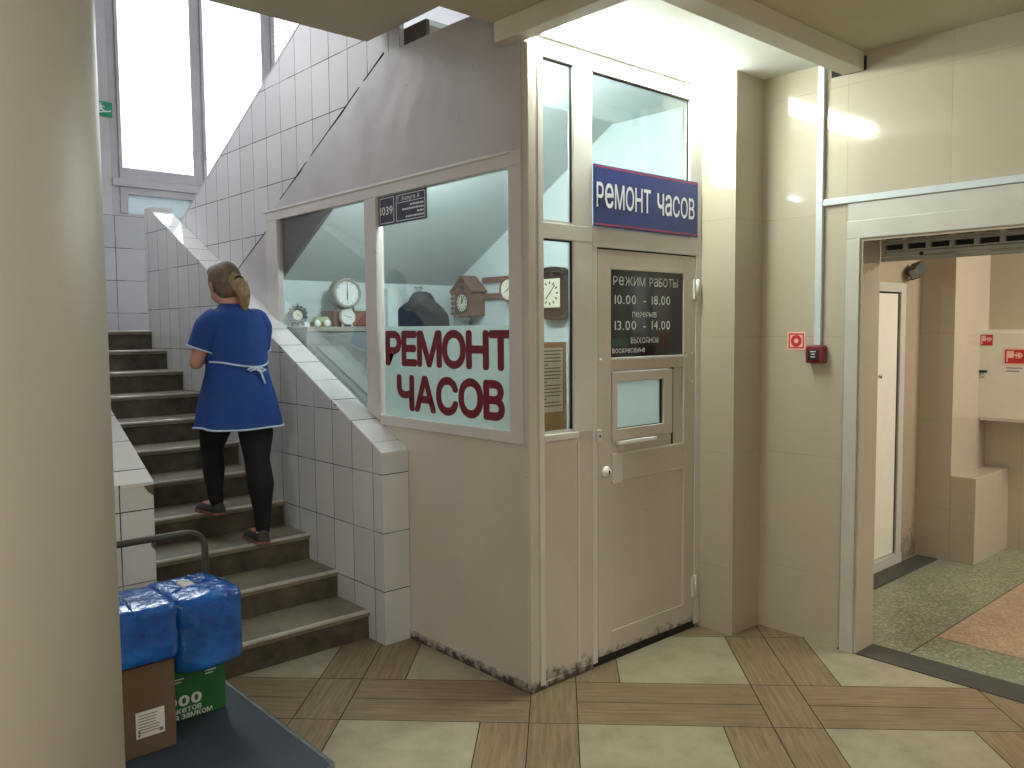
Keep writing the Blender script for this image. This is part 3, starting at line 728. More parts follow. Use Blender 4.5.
for z0, z1 in ((1.745, 1.85), (.17, .285)):
    hg = MB(); hg.box((-.002, 1.165, z0), (.012, 1.212, z1), 0, .003); hg.tube([(.012, 1.189, z0), (.012, 1.189, z1)], .008); hg.build('hinge', M['alu'], DR)
MB().box((-.012, .433, .05), (-.004, .437, 1.97)).box((-.02, .42, .0), (-.004, 1.2, .04)).box((-.012, .433, 1.965), (-.004, 1.19, 1.972)).build('door_gap', M['dark'], DR)
pn = MB()
for A, B in (((.528, .872), (1.102, .878)), ((1.096, .145), (1.102, .875)), ((.53, .142), (1.1, .148))): pn.box((-.004, A[0], A[1]), (.003, B[0], B[1]), 0, .001)
pn.build('panel_moulding', M['door_paint'], DR)
for yy, zz in ((.455, 1.455), (1.115, 1.455), (1.16, 1.47), (1.165, 1.32)): MB().lathe((0, yy, zz), (1, 0, 0), [(.006, 0), (.004, .003), (0, .0035)], 0, 10, False).build('screw_head', M['white_slat'], DR)
# header between door frame and ceiling
kpart('header_panel', MB().box((-.10, .0, 2.80), (-.01, 1.235, 2.884)), M['plaster_white'])
# interior
kin = MB(); kin.box((-2.42, .03, 0), (-2.36, 1.43, 2.05)); kin.box((-2.42, 1.42, 0), (-.12, 1.46, 2.9)); kin.box((-.745, .03, 2.82), (-.035, 1.42, 2.86))
kpart('inner_walls', kin, M['kiosk_in'])
kpart('floor_board', MB().box((-2.36, .03, 0.001), (-.04, 1.42, .01)), M['wood_mid'])

# batten lamp over the kiosk front
lp = thing('batten_lamp', (.09, .55, 2.83), 'bright strip lamp under the alcove ceiling above the kiosk door', 'lamp')
MB().box((.016, .05, 2.83), (.03, 1.17, 2.8755), 0, .003).build('lamp_housing', M['plaster_white'], lp)
MB().box((.0305, .06, 2.826), (.125, 1.16, 2.8755), 0, .012, 3).build('lamp_diffuser', emit('diffuser_glow', '#f4fff2', 100.), lp)
li = thing('inside_lamp', (-.7, .1, 2.44), 'strip lamp inside the kiosk fixed high behind the painted side panel', 'lamp')
MB().box((-1.05, .032, 2.44), (-.35, .07, 2.50), 0, .003).build('lamp_housing', M['plaster_white'], li)
MB().tube([(-1.03, .09, 2.47), (-.37, .09, 2.47)], .014).build('fluorescent_tube', emit('inner_tube_glow', '#eefcff', 120.), li)

# ------------------------------------------------------------------ signs and writing
sg = thing('shop_sign', (.01, .79, 2.06), 'dark blue shop sign with white lettering over the kiosk door', 'sign')
b_ = MB(); b_.box((.004, .40, 2.066), (.014, 1.186, 2.345), 0, .002)
b_.box((.0141, .40, 2.072), (.0146, 1.186, 2.080), 1); b_.box((.0141, .40, 2.332), (.0146, 1.186, 2.339), 1)
b_.build('sign_board', [M['navy'], M['red_line']], sg)
t_ = MB(); t_.text('РеМОНТ', (.0146, .414, 2.152), (0, 1, 0), (0, 0, 1), .385, .113, 0, True, .17, .012); t_.text('чаСОВ', (.0146, .852, 2.152), (0, 1, 0), (0, 0, 1), .30, .105, 0, True, .17, .012)
t_.build('sign_lettering', M['white_letter'], sg)
ws = thing('window_film', (-.6, .004, 1.15), 'translucent white window film with big dark red watch repair lettering', 'window sticker')
MB().box((-1.118, .0045, 1.152), (-.113, .0075, 1.618)).build('film', M['milk'], ws)
t_ = MB(); t_.text('РЕМОНТ', (-1.10, .0045, 1.415), (1, 0, 0), (0, 0, 1), .985, .182, 0, False, .11, .04); t_.text('ЧАСОВ', (-1.0, .0045, 1.188), (1, 0, 0), (0, 0, 1), .83, .184, 0, False, .11, .04)
t_.build('film_lettering', M['red_letter'], ws)
ap = thing('address_plate', (-.94, 0, 2.14), 'dark navy address plate numbered 1039 in the window corner', 'sign')
p_ = MB(); p_.box((-1.150, .001, 2.143), (-.725, .006, 2.292), 0, .001); p_.build('plate', M['navy_dark'], ap)
t_ = MB()
def frame_(x0, z0, x1, z1, w=.004):
    for A, B in (((x0, z0), (x1, z0 + w)), ((x0, z1 - w), (x1, z1)), ((x0, z0), (x0 + w, z1)), ((x1 - w, z0), (x1, z1))): t_.box((A[0], .0003, A[1]), (B[0], .0011, B[1]))
frame_(-1.137, 2.152, -1.005, 2.284); frame_(-.985, 2.152, -.735, 2.284)
t_.box((-.98, .0003, 2.243), (-.745, .0011, 2.246))
t_.text('1039', (-1.128, .0006, 2.196), (1, 0, 0), (0, 0, 1), .112, .044, 0, False, .2, .015)
t_.text('Г. Калуга А', (-.968, .0006, 2.252), (1, 0, 0), (0, 0, 1), .19, .022, 0, False, .15, .01)
for k, (xa, n_) in enumerate(((-.86, 11), (-.93, 18), (-.80, 6), (-.90, 12))):
    xx = xa
    while xx < -.75:
        ww = random.uniform(.008, .02); t_.box((xx, .0003, 2.222 - .019 * k), (min(xx + ww, -.748), .0011, 2.231 - .019 * k)); xx += ww + .005
t_.build('plate_lettering', M['grey_letter'], ap)
hs = thing('hours_board', (0, .8, 1.46), 'black glazed opening hours board in the upper part of the kiosk door', 'sign')
MB().box((-.02, .53, 1.462), (-.008, 1.09, 1.876)).build('board', M['hours'], hs)
xx = -.0076; R1, U1 = (0, 1, 0), (0, 0, 1)
def hline(*items):
    t_ = MB()
    for st_, yy, zz, Wd, Ht, uni in items: t_.text(st_, (xx, yy, zz), R1, U1, Wd, Ht, 0, uni, .2, .006)
    t_.build('lettering_line', M['grey_letter'], hs)
hline(('РеЖИМ', .552, 1.803, .235, .042, True), ('РаБОТЫ', .82, 1.803, .225, .042, True))
for zz, A, B in ((1.715, '10.00', '18.00'), (1.592, '13.00', '14.00')):
    hline((A, .562, zz, .155, .045, False), ('-', .772, zz, .02, .045, False), (B, .838, zz, .145, .045, False))
hline(('перерыв', .69, 1.652, .185, .026, True)); hline(('ВЫХОДНОЙ', .68, 1.527, .21, .028, True)); hline(('воскресенье', .545, 1.482, .24, .022, True))
MB().box((-.008, .545, 1.514), (-.0072, .66, 1.552)).build('green_strip', plain('dark_green_strip', '#163a2e', .4), hs)
# paper notice and cardboard behind the narrow pane
nt_ = thing('paper_notice', (-.06, .18, 1.14), 'grey paper notice on brown cardboard behind the narrow front pane', 'notice')
MB().box((-.075, .088, 1.14), (-.068, .30, 1.54), 0, .001).build('cardboard_backing', plain('light_brown_cardboard', '#a37b50', .8), nt_)
p_ = MB(); p_.box((-.0675, .09, 1.225), (-.0655, .272, 1.515), 0)
for k in range(17): p_.box((-.0655, .098, 1.498 - .0155 * k), (-.065, .25 + .014 * random.random() - (.08 if k % 5 == 4 else 0), 1.503 - .0155 * k), 1)
p_.build('paper_sheet', [M['paper_grey'], M['ink']], nt_)

# ------------------------------------------------------------------ inside the kiosk
ZS = 1.625
ct = thing('shelf_cabinet', (-2.2, .72, 0), 'grey display cabinet inside the kiosk with clocks standing on top', 'cabinet')
MB().box((-2.355, .055, ZS - .03), (-2.06, .75, ZS), 0, .003).build('shelf_top', M['clockgrey'], ct)
MB().box((-2.355, .055, .012), (-2.07, .74, ZS - .03), 0, .003).build('cabinet_body', plain('grey_cabinet_panel', '#767b7a', .6), ct)
MB().prism([(-2.065, .12, 1.50), (-2.065, .30, 1.50), (-2.065, .72, 1.12), (-2.065, .72, .97)], (.006, 0, 0)).build('slanted_band', plain('pale_grey_band', '#8b9190', .7), ct)  # pale slanted band across the cabinet front
wc = tag(MB().box((-2.355, .752, .012), (-2.22, .835, 1.885), 0, .004).build('tall_board', M['kiosk_in']), 'pale upright board standing beside the shelf cabinet', 'board')

def round_clock(name, c, r, depth, face_dir, case, dial, label, feet=True, hands=(0, 6), bell=False, rd=.79):
    c = V3(c); fd = V3(face_dir).normalized(); t = thing(name, (c.x, c.y, c.z - r - (.012 if feet else 0)), label, 'clock')
    m = MB(); m.lathe(c - fd * depth, fd, [(0, 0), (r * .9, 0), (r, depth * .25), (r, depth * .7), (r * .93, depth), (r * (rd + .01), depth * 1.02), (r * (rd - .01), depth * .9)], 0, 36, False)
    cs = m.build('clock_case', case, t)
    MB().lathe(c - fd * depth * .1, fd, [(r * rd, 0), (0, .0005)], 0, 36).build('dial', dial, t)
    up_ = V3((0, 0, 1)); side = up_.cross(fd).normalized(); o = c - fd * depth * .1 + fd * .003
    def bar(ang, L, w, b0=-.12):
        d = up_ * math.cos(ang) - side * -math.sin(ang) * -1; n = fd.cross(d); h = MB()
        h.poly([o + d * (L * b0) - n * w, o + d * (L * b0) + n * w, o + d * L + n * w * .6, o + d * L - n * w * .6])
        h.build('hand', M['black'], t)
    bar(hands[0] * math.pi / 6, r * rd * .78, r * .035); bar(hands[1] * math.pi / 6, r * rd * .6, r * .05)
    h = MB()
    for k in range(12):
        a = k * math.pi / 6; d = up_ * math.cos(a) + side * math.sin(a); n = fd.cross(d); q = o - fd * .001; e0, e1 = r * rd * .8, r * rd * .92
        h.poly([q + d * e0 - n * r * .02, q + d * e0 + n * r * .02, q + d * e1 + n * r * .02, q + d * e1 - n * r * .02])
    h.build('hour_marks', M['black'], t)
    if feet:
        for sg_ in (-1, 1): MB().tube([c - fd * depth * .5 + side * sg_ * r * .55 - up_ * r * .75, c - fd * depth * .5 + side * sg_ * r * .65 - up_ * (r + .012)], .008, 0, 8).build('foot', case, t)
    if bell:
        f = MB()
        for k in range(14):
            a = k * 2 * math.pi / 14; d = up_ * math.cos(a) + side * math.sin(a); f.ball(c - fd * depth * .4 + d * r * 1.0, r * .17, 0, 1)
        f.tube([c - fd * depth * .5 + up_ * r, c - fd * depth * .5 + up_ * r * 1.35], [.006, .002], 0, 8); f.build('scalloped_rim', case, t)
    return t
vd = (.80, -.6, 0)
round_clock('round_clock', (-2.14, .395, 1.842), .10, .11, (1, -.12, 0), M['clockgrey'], M['dialw'], 'large round grey clock standing on a brown mantel clock on the shelf', True, (0, 6))
round_clock('alarm_clock', (-2.09, .365, 1.686), .05, .055, (.98, -.2, 0), M['dialw'], M['dialw'], 'small round white clock in front of the brown mantel clock', True, (2, 9))
round_clock('scalloped_clock', (-2.285, .112, 1.702), .056, .05, (.9, -.43, 0), M['greenclock'], M['dial'], 'small dark green scalloped clock at the end of the shelf', True, (1, 8), True, .58)
mc = thing('mantel_clock', (-2.22, .42, ZS), 'low brown wooden mantel clock lying behind the small white clock', 'clock')
MB().box((-2.33, .30, ZS), (-2.16, .62, ZS + .104), 0, .008).build('clock_case', M['wood_mid'], mc)
MB().box((-2.16, .43, ZS + .012), (-2.156, .60, ZS + .08), 0).build('clock_door', plain('orange_brown_front', '#8c4a2c', .35), mc)
# tiny clocks on the shelf
gc = thing('glass_clock', (-2.12, .185, ZS), 'low brass and glass desk clock between the round clocks', 'clock')
g_ = MB(); g_.prism([(-2.15, .13, ZS + .03), (-2.15, .245, ZS + .03), (-2.15, .225, ZS + .062), (-2.15, .15, ZS + .062)], (.05, 0, 0), 0); g_.build('clock_case', plain('pale_green_case', '#a9b48e', .3), gc)
MB().lathe((-2.098, .15, ZS + .022), (1, 0, 0), [(.022, 0), (.02, .006), (0, .006)], 0, 20, False).lathe((-2.098, .215, ZS + .022), (1, 0, 0), [(.022, 0), (.02, .006), (0, .006)], 0, 20, False).build('dial', M['dialw'], gc)
MB().box((-2.155, .125, ZS), (-2.098, .25, ZS + .03), 0, .003).build('clock_base', M['brass'], gc)

# jacket on hanger at the end wall
jk = thing('black_jacket', (-2.28, 1.09, 1.2), 'black jacket on a hanger against the end wall of the kiosk', 'jacket')
J = MB(); rr = []
for z, w, dp in ((1.12, .235, .05), (1.3, .24, .055), (1.5, .245, .06), (1.62, .245, .06), (1.70, .235, .058), (1.755, .19, .055), (1.79, .14, .05), (1.805, .10, .05)):
    rr.append([V3((-2.285 + dp * math.sin(a) * (1 + .12 * math.sin(5 * a + z * 9)), 1.085 + w * math.copysign(abs(math.cos(a)) ** .8, math.cos(a)) * (1 - .0), z + .0)) for a in [k * 2 * math.pi / 36 for k in range(36)]])
J.rings(rr, 0, True, True); J.build('jacket_body', M['jacket'], jk)
H_ = MB(); hr = []
for z, w, dp in ((1.73, .14, .062), (1.78, .125, .066), (1.83, .095, .06), (1.86, .07, .05), (1.872, .04, .03)):
    hr.append([V3((-2.27 + dp * math.sin(a), 1.075 + w * math.cos(a) - .0, z)) for a in [k * 2 * math.pi / 28 for k in range(28)]])
H_.rings(hr, 0, True, True); H_.build('hood', plain('dark_grey_hood', '#23252b', .9, 0, .2), jk)
MB().tube([(-2.29, 1.075, 1.86), (-2.285, 1.075, 1.885), (-2.28, 1.09, 1.90), (-2.28, 1.075, 1.91), (-2.28, 1.062, 1.902)], .003, 0, 6).build('hanger_hook', M['chrome'], jk)
tag(MB().tube([(-2.358, 1.075, 1.905), (-2.27, 1.075, 1.898)], .004, 0, 8).build('wall_peg', M['chrome']), 'thin metal peg holding the black jacket hanger', 'peg')

# cuckoo clock on the side wall
ck = thing('cuckoo_clock', (-2.06, 1.36, 1.69), 'carved brown house-shaped cuckoo clock on the kiosk side wall', 'clock')
yf = 1.29; xc = -2.075; w2 = .095
m = MB(); m.box((xc - w2, yf, 1.70), (xc + w2, 1.419, 1.88), 0, .004); m.prism([(xc - w2, yf, 1.88), (xc + w2, yf, 1.88), (xc, yf, 1.965)], (0, 1.419 - yf, 0)); m.build('clock_case', M['wood_mid'], ck)
m = MB(); m.prism([(xc - w2 - .025, yf - .02, 1.862), (xc, yf - .02, 1.968), (xc, yf - .02, 1.985), (xc - w2 - .035, yf - .02, 1.872)], (0, .145, 0)); m.prism([(xc + w2 + .025, yf - .02, 1.862), (xc, yf - .02, 1.968), (xc, yf - .02, 1.985), (xc + w2 + .035, yf - .02, 1.872)], (0, .145, 0)); m.build('roof', M['wood_mid'], ck)
MB().lathe((xc, yf, 1.79), (0, -1, 0), [(.062, 0), (.062, .006), (0, .007)], 0, 30).build('dial', M['dial'], ck)
m = MB(); m.lathe((xc, yf, 1.79), (0, -1, 0), [(.062, 0), (.072, .004), (.066, .010), (.06, .008)], 0, 30)
for k in range(12):
    a = k * math.pi / 6; m.box((-.004, -.001, .042), (.004, 0, .055), 1, M=Matrix.Translation((xc, yf - .008, 1.79)) @ Matrix.Rotation(a, 4, 'Y'))
for a, L in ((.1, .05), (.5, .036)): m.box((-.004, -.001, -.006), (.004, 0, L), 1, M=Matrix.Translation((xc, yf - .009, 1.79)) @ Matrix.Rotation(a, 4, 'Y'))
m.build('numerals', [M['wood_dark'], M['black']], ck)
m = MB(); m.box((xc - .022, yf - .004, 1.875), (xc + .022, yf, 1.915), 0, .002)
m.build('bird_door', M['wood_dark'], ck)
m = MB()
for k in range(5): m.ball((xc - w2 - .012, yf - .005, 1.72 + .035 * k), .018, 0, 1); m.ball((xc - .07 + .035 * k, yf - .005, 1.697), .016, 0, 1)
m.build('carved_leaves', M['wood_mid'], ck)
MB().tube([(xc + .03, yf + .05, 1.70), (xc + .03, yf + .05, 1.655)], .005, 0, 6).ball((xc + .03, yf + .05, 1.65), .018).build('pendulum', M['wood_dark'], ck)
# wooden rack
rk = thing('wooden_rack', (-1.8, 1.39, 1.8), 'wooden double bar rack reaching from the cuckoo clock along the side wall', 'rack')
for z in (1.93, 1.815): MB().box((-1.975, 1.385, z), (-1.60, 1.419, z + .038), 0, .004).build('bar', M['wood_mid'], rk)
MB().box((-1.62, 1.38, 1.80), (-1.59, 1.385, 1.98), 0, .001).build('end_piece', M['wood_mid'], rk)
round_clock('wall_clock', (-1.60, 1.30, 1.868), .085, .05, (.1, -1, 0), M['wood_mid'], M['dial'], 'round wooden wall clock hanging half behind the corner post', False, (11, 4))
# square dark wall clock behind the narrow pane
sc_ = thing('square_wall_clock', (-1.23, 1.4, 1.65), 'dark carved wall clock with square cream face seen through the narrow front pane', 'clock')
yf = 1.34
MB().box((-1.352, yf, 1.71), (-1.105, 1.419, 1.945), 0, .006).build('clock_case', M['wood_dark'], sc_)
m = MB()
for z0, sgn in ((1.945, 1), (1.71, -1)):
    pts = [(-1.34, yf + .005, z0), (-1.12, yf + .005, z0)] + [(-1.23 + .105 * math.cos(a), yf + .005, z0 + sgn * (.012 + .042 * math.sin(a) ** .8)) for a in [k * math.pi / 12 for k in range(1, 12)]]
    m.prism(pts, (0, .06, 0))
m.build('carved_crest', M['wood_dark'], sc_)
m = MB()
for xx in (-1.35, -1.107): m.tube([(xx, yf + .01, 1.90), (xx, yf + .01, 1.96), (xx, yf + .01, 1.985)], [.008, .008, .003], 0, 8)
m.build('finials', M['wood_dark'], sc_)
MB().box((-1.318, yf - .006, 1.735), (-1.142, yf, 1.92), 0, .012).build('dial', M['dial'], sc_)
m = MB(); cc = Matrix.Translation((-1.23, yf - .007, 1.828))
for k in range(12): m.box((-.005, -.0008, .058), (.005, 0, .076), M=cc @ Matrix.Rotation(k * math.pi / 6, 4, 'Y'))
m.box((-.003, -.001, -.01), (.003, 0, .068), M=cc @ Matrix.Rotation(.75, 4, 'Y')); m.box((-.004, -.001, -.01), (.004, 0, .05), M=cc @ Matrix.Rotation(3.9, 4, 'Y'))
m.build('numerals', M['black'], sc_)

# ------------------------------------------------------------------ round column
ang = math.atan2(CAM.y, CAM.x)
dirc = (fw * 828.92 + r2 * (-117.5 - 512)).normalized(); dirc.z = 0; dirc.normalize()
CC = CAM + dirc * 1.55
mcol = MB().lathe((CC.x, CC.y, 0), (0, 0, 1), [(0, 0), (.305, 0), (.305, 2.884), (0, 2.884)], 0, 96)
for f in mcol.bm.faces:
    if abs(f.calc_center_median().z - 1.44) < .1: f.smooth = True
oc = mcol.build('round_column', M['column']); tag(oc, 'thick round grey-beige column standing close beside the loaded trolley', 'column'); CR = CC

# ------------------------------------------------------------------ platform trolley with packages
ZD = .17
tr = thing('platform_trolley', (-.25, -1.4, 0), 'dark blue grey platform trolley with tube handle, loaded with packages', 'trolley')
dk = MB(); dk.box((-.74, -1.70, ZD - .035), (.228, -1.095, ZD), 0, .012, 3); dk.build('deck', M['cart'], tr)
m = MB(); m.tube([(-.725, -1.093, ZD - .012), (.198, -1.093, ZD - .012), (.223, -1.11, ZD - .012), (.23, -1.14, ZD - .012), (.23, -1.66, ZD - .012), (.218, -1.69, ZD - .012), (.193, -1.702, ZD - .012), (-.725, -1.702, ZD - .012), (-.742, -1.69, ZD - .012), (-.742, -1.105, ZD - .012)], .013, 0, 8, True)
m.build('deck_edge', M['cart_edge'], tr)
xh = -.70
path = [(xh, -1.145, ZD)]; path += [(xh, -1.145, .73)]
for k in range(1, 7): a = k * math.pi / 12; path.append((xh, -1.145 - .07 * (1 - math.cos(a)), .73 + .07 * math.sin(a)))
for k in range(0, 7): a = k * math.pi / 12; path.append((xh, -1.62 - .0 - .07 * math.sin(a), .73 + .07 * math.cos(a)))
path.append((xh, -1.69, ZD))
MB().tube(path, .0135, 0, 12).build('handle', M['cart_tube'], tr)
for xx in (-.62, .09):
    for yy in (-1.18, -1.61):
        c_ = MB(); c_.box((xx - .03, yy - .025, ZD - .055), (xx + .03, yy + .025, ZD - .033), 1, .003); c_.box((xx - .012, yy - .022, .05), (xx + .012, yy - .018, ZD - .05), 1); c_.box((xx - .012, yy + .018, .05), (xx + .012, yy + .022, ZD - .05), 1)
        c_.lathe((xx, yy - .015, .052), (0, 1, 0), [(0, 0), (.045, 0), (.052, .006), (.052, .024), (.045, .03), (0, .03)], 0, 24); c_.build('caster', [M['rubber'], M['cart_edge']], tr)

gb = thing('green_carton', (-.55, -1.33, ZD), 'green printed carton standing on the trolley under the blue bags', 'box')
MB().box((-.66, -1.50, ZD), (-.436, -1.184, .362), 0, .003).build('carton', M['greenbox'], gb)
gx = -.4355
for tx, oy_, oz_, W_, H_, un, bo in (('1000', -1.425, .224, .145, .042, False, .03), ('пакетов', -1.405, .199, .125, .018, True, .02), ('под замком', -1.415, .176, .175, .018, True, .02)):
    MB().text(tx, (gx, oy_, oz_), (0, 1, 0), (0, 0, 1), W_, H_, 0, un, .18, bo).build('print_line', M['grey_letter'], gb)
for oy_, oz_, wds in ((-1.40, .325, (.06, .05)), (-1.262, .342, (.03, .042, .03))):
    t_ = MB()
    for k, w_ in enumerate(wds): t_.box((gx - .0001, oy_, oz_ - .011 * k), (gx + .001, oy_ + w_, oz_ + .004 - .011 * k))
    t_.build('small_print', M['grey_letter'], gb)
bb = thing('brown_carton', (-.36, -1.6, ZD), 'brown cardboard carton with a white label on the trolley deck', 'box')
MB().box((-.432, -1.72, ZD), (-.27, -1.43, .478), 0, .003).build('carton', M['cardboard'], bb)
t_ = MB(); t_.box((-.2697, -1.563, .232), (-.2688, -1.469, .322), 0)
for k in range(7): t_.box((-.2687, -1.555, .308 - .010 * k), (-.2684, -1.50 + .02 * random.random(), .311 - .010 * k), 1)
t_.box((-.2687, -1.487, .24), (-.2684, -1.475, .252), 1); t_.box((-.2687, -1.557, .238), (-.2684, -1.55, .246), 1); t_.box((-.2687, -1.557, .25), (-.2684, -1.55, .258), 1)
t_.build('carton_label', [M['paper'], M['ink']], bb)

def bag(name, c, hs, seed, label, rz=0., tape=None):
    c = V3(c); t = bmesh.new(); bmesh.ops.create_cube(t, size=2)
    bmesh.ops.subdivide_edges(t, edges=t.edges[:], cuts=22, use_grid_fill=True)
    for v in t.verts:
        p = v.co.copy(); n = p.normalized()
        k = (abs(p.x) ** 10 + abs(p.y) ** 10 + abs(p.z) ** 10) ** (1 / 10); q = p / k
        q *= 1 + .04 * noise.noise(p * 1.3 + V3((seed, 0, 0))) + (.02 + .03 * max(0, p.z)) * abs(noise.noise(p * 4.2 + V3((0, seed, 0)))) - .02 * abs(noise.noise(p * 9 + V3((0, 0, seed))))
        q = V3((q.x * hs[0], q.y * hs[1], q.z * hs[2]))
        if q.z < 0: q.z = max(q.z, -hs[2] * .985)
        v.co = q
    for f in t.faces: f.smooth = True
    o = MB(); o.merge(t, 0, M=Matrix.Translation(c) @ Matrix.Rotation(rz, 4, 'Z'), smooth=True)
    e = thing(name, (c.x, c.y, c.z - hs[2]), label, 'bag'); o.build('bag_body', M['bag'], e)
    g = MB(); rng = random.Random(seed)
    for k in range(6):      # gathered folds on the top
        a = rng.uniform(0, 6.28); L = rng.uniform(.4, .8) * min(hs[0], hs[1])
        p0 = c + V3((rng.uniform(-.5, .5) * hs[0], rng.uniform(-.5, .5) * hs[1], hs[2] * 1.0)); p1 = p0 + V3((math.cos(a) * L, math.sin(a) * L, -.004))
        g.tube([p0, (p0 + p1) / 2 + V3((0, 0, .006)), p1], [.003, .007, .002], 0, 6)
    g.build('folds', M['bag'], e)
    if tape: MB().box((c.x + tape[0], c.y + tape[1], c.z + hs[2] * .97), (c.x + tape[0] + .07, c.y + tape[1] + .045, c.z + hs[2] * 1.06), 0, .002).build('tape_patch', M['paper'], e)
    return e
bag('blue_bag', (-.51, -1.272, .507), (.165, .128, .140), 3, 'blue plastic wrapped bag on the green carton, with a white tape patch', .04, (-.05, -.04))
bag('blue_bag', (-.40, -1.568, .578), (.15, .158, .099), 11, 'blue plastic wrapped bag on the brown carton next to the column', -.03)

# ------------------------------------------------------------------ woman on the stairs
P0 = V3((-1.85, -.52, 0)); LAT = V3((.392, .92, 0)); DEP = V3((-.92, .392, 0))
def W(s, d, z): return P0 + LAT * s + DEP * d + V3((0, 0, z))
CF, SF = math.cos(math.radians(30)), math.sin(math.radians(30))
def RF(cs, cd, r, f, z): return W(cs + r * CF - f * SF, cd + r * SF + f * CF, z)     # body frame: r to her right, f forward
fwd = (W(-SF, CF, 0) - W(0, 0, 0)); rgt = (W(CF, SF, 0) - W(0, 0, 0))
pe = thing('person', W(.03, -.03, .44), 'woman in blue overall and black leggings climbing the stairs, seen from behind', 'person')
B = MB()
hm = Matrix((rgt, fwd, V3((0, 0, 1)))).transposed()
hc = RF(-.02, 0.01, 0, .015, 1.872)
B.ball(hc, 1, 0, 3, (.076, .094, .108), hm); B.ball(hc + fwd * .02 - V3((0, 0, .06)), 1, 0, 3, (.06, .07, .065), hm)
B.chain([(hc + fwd * .088 + V3((0, 0, -.0)), .010), (hc + fwd * .106 - V3((0, 0, .03)), .013)])          # nose
B.chain([(hc + fwd * .082 - V3((0, 0, .062)) - rgt * .018, .008), (hc + fwd * .082 - V3((0, 0, .062)) + rgt * .018, .008)])
for s_ in (-1, 1):
    B.ball(hc + rgt * .076 * s_ - fwd * .005 - V3((0, 0, .015)), 1, 0, 2, (.011, .02, .03), hm)
    B.ball(hc + rgt * .03 * s_ + fwd * .08 + V3((0, 0, .005)), .014)
B.chain([(RF(-.01, 0, 0, 0, 1.80), .050), (RF(.015, 0, 0, -.012, 1.70), .055), (RF(.022, 0, 0, -.01, 1.66), .07)])
for (z, a, b_) in ((1.64, .135, .075), (1.56, .14, .09), (1.48, .135, .09), (1.42, .135, .09), (1.34, .15, .105), (1.26, .165, .115), (1.18, .15, .11)):
    B.ball(RF(.03, 0, 0, 0, z), 1, 0, 3, (a, b_, .075), hm)
shl, shr = RF(.025, 0, -.150, 0, 1.645), RF(.025, 0, .150, 0, 1.645)
ell, elr = RF(.025, 0, -.215, .04, 1.435), RF(.025, 0, .185, .10, 1.435)
hl, hr_ = RF(.025, 0, -.075, .235, 1.46), RF(.025, 0, .055, .25, 1.45)
B.chain([(RF(.025, 0, -.06, 0, 1.66), .06), (shl, .056), ((shl + ell) / 2, .045), (ell, .038), ((ell + hl) / 2, .036), (hl, .024)])
B.chain([(RF(.025, 0, .06, 0, 1.66), .06), (shr, .056), ((shr + elr) / 2, .045), (elr, .038), ((elr + hr_) / 2, .036), (hr_, .024)])
for h_, s_ in ((hl, 1), (hr_, -1)):
    dr = (rgt * s_ * .75 + fwd * .6).normalized(); acr = V3((0, 0, 1)); inn = (fwd * -.8 + rgt * s_ * .6).normalized()
    pc = h_ + dr * .045
    B.chain([(h_, .022), (pc - acr * .02, .018)]); B.chain([(h_, .022), (pc + acr * .02, .018)]); B.chain([(pc - acr * .025, .014), (pc + acr * .025, .014)])
    for k, (L, o_) in enumerate(((.06, .032), (.07, .011), (.066, -.011), (.05, -.031))):
        q0 = pc + acr * o_ + dr * .012; q1 = q0 + dr * L * .45; q2 = q1 + (dr * .6 + inn * .8).normalized() * L * .35; q3 = q2 + (dr * .1 + inn).normalized() * L * .3
        B.chain([(q0, .0095), (q1, .009), (q2, .008), (q3, .007)])
    q0 = h_ + dr * .02 + acr * .022 + inn * .01; B.chain([(q0, .012), (q0 + acr * .02 + inn * .018 + dr * .015, .010), (q0 + acr * .022 + inn * .028 + dr * .038, .008)])
LEGL = [(RF(.03, 0, -.085, 0, 1.23), .098), (W(-.098, .055, 1.06), .082), (W(-.120, .10, .955), .058), (W(-.112, .055, .84), .056), (W(-.108, .02, .72), .038), (W(-.100, -.0, .655), .031)]
LEGR = [(RF(.03, 0, .085, 0, 1.23), .102), (W(.118, .01, 1.03), .090), (W(.118, -.04, .89), .064), (W(.134, -.09, .76), .066), (W(.137, -.115, .62), .044), (W(.137, -.125, .51), .033)]
FTL = [W(-.085, -.02, 0), W(-.195, .165, 0)]; FTR = [W(.140, -.165, 0), W(.062, .05, 0)]
B.chain(LEGL); B.chain(LEGR)
for L_, F_, z_ in ((LEGL, FTL, .588), (LEGR, FTR, .4415)):
    h0, t0 = F_[0] + V3((0, 0, z_)), F_[1] + V3((0, 0, z_)); d_ = (t0 - h0).normalized()
    B.chain([(h0 + d_ * .03 + V3((0, 0, .045)), .028), (h0 + d_ * .13 + V3((0, 0, .04)), .026), (t0 - d_ * .035 + V3((0, 0, .03)), .02)])
    B.chain([(L_[-1][0], L_[-1][1]), (h0 + d_ * .035 + V3((0, 0, .05)), .03)])
remesh(B, 'body', M['skin'], .0075, pe, 5)
for s_ in (-1, 1): MB().ball(hc + rgt * .03 * s_ + fwd * .088 + V3((0, 0, .004)), .009).build('eye', M['dialw'], pe)
MB().ball(hc + fwd * .092 - V3((0, 0, .062)), 1, 0, 2, (.022, .006, .007), hm).build('mouth', plain('lips', '#9a544c', .5), pe)
# leggings
Lg = MB()
Lg.chain([(p, r + .006) for p, r in LEGL]); Lg.chain([(p, r + .006) for p, r in LEGR]); Lg.ball(RF(.03, 0, 0, 0, 1.24), 1, 0, 3, (.172, .122, .11), hm)
lo = remesh(Lg, 'leggings', M['leggings'], .009, pe, 4)
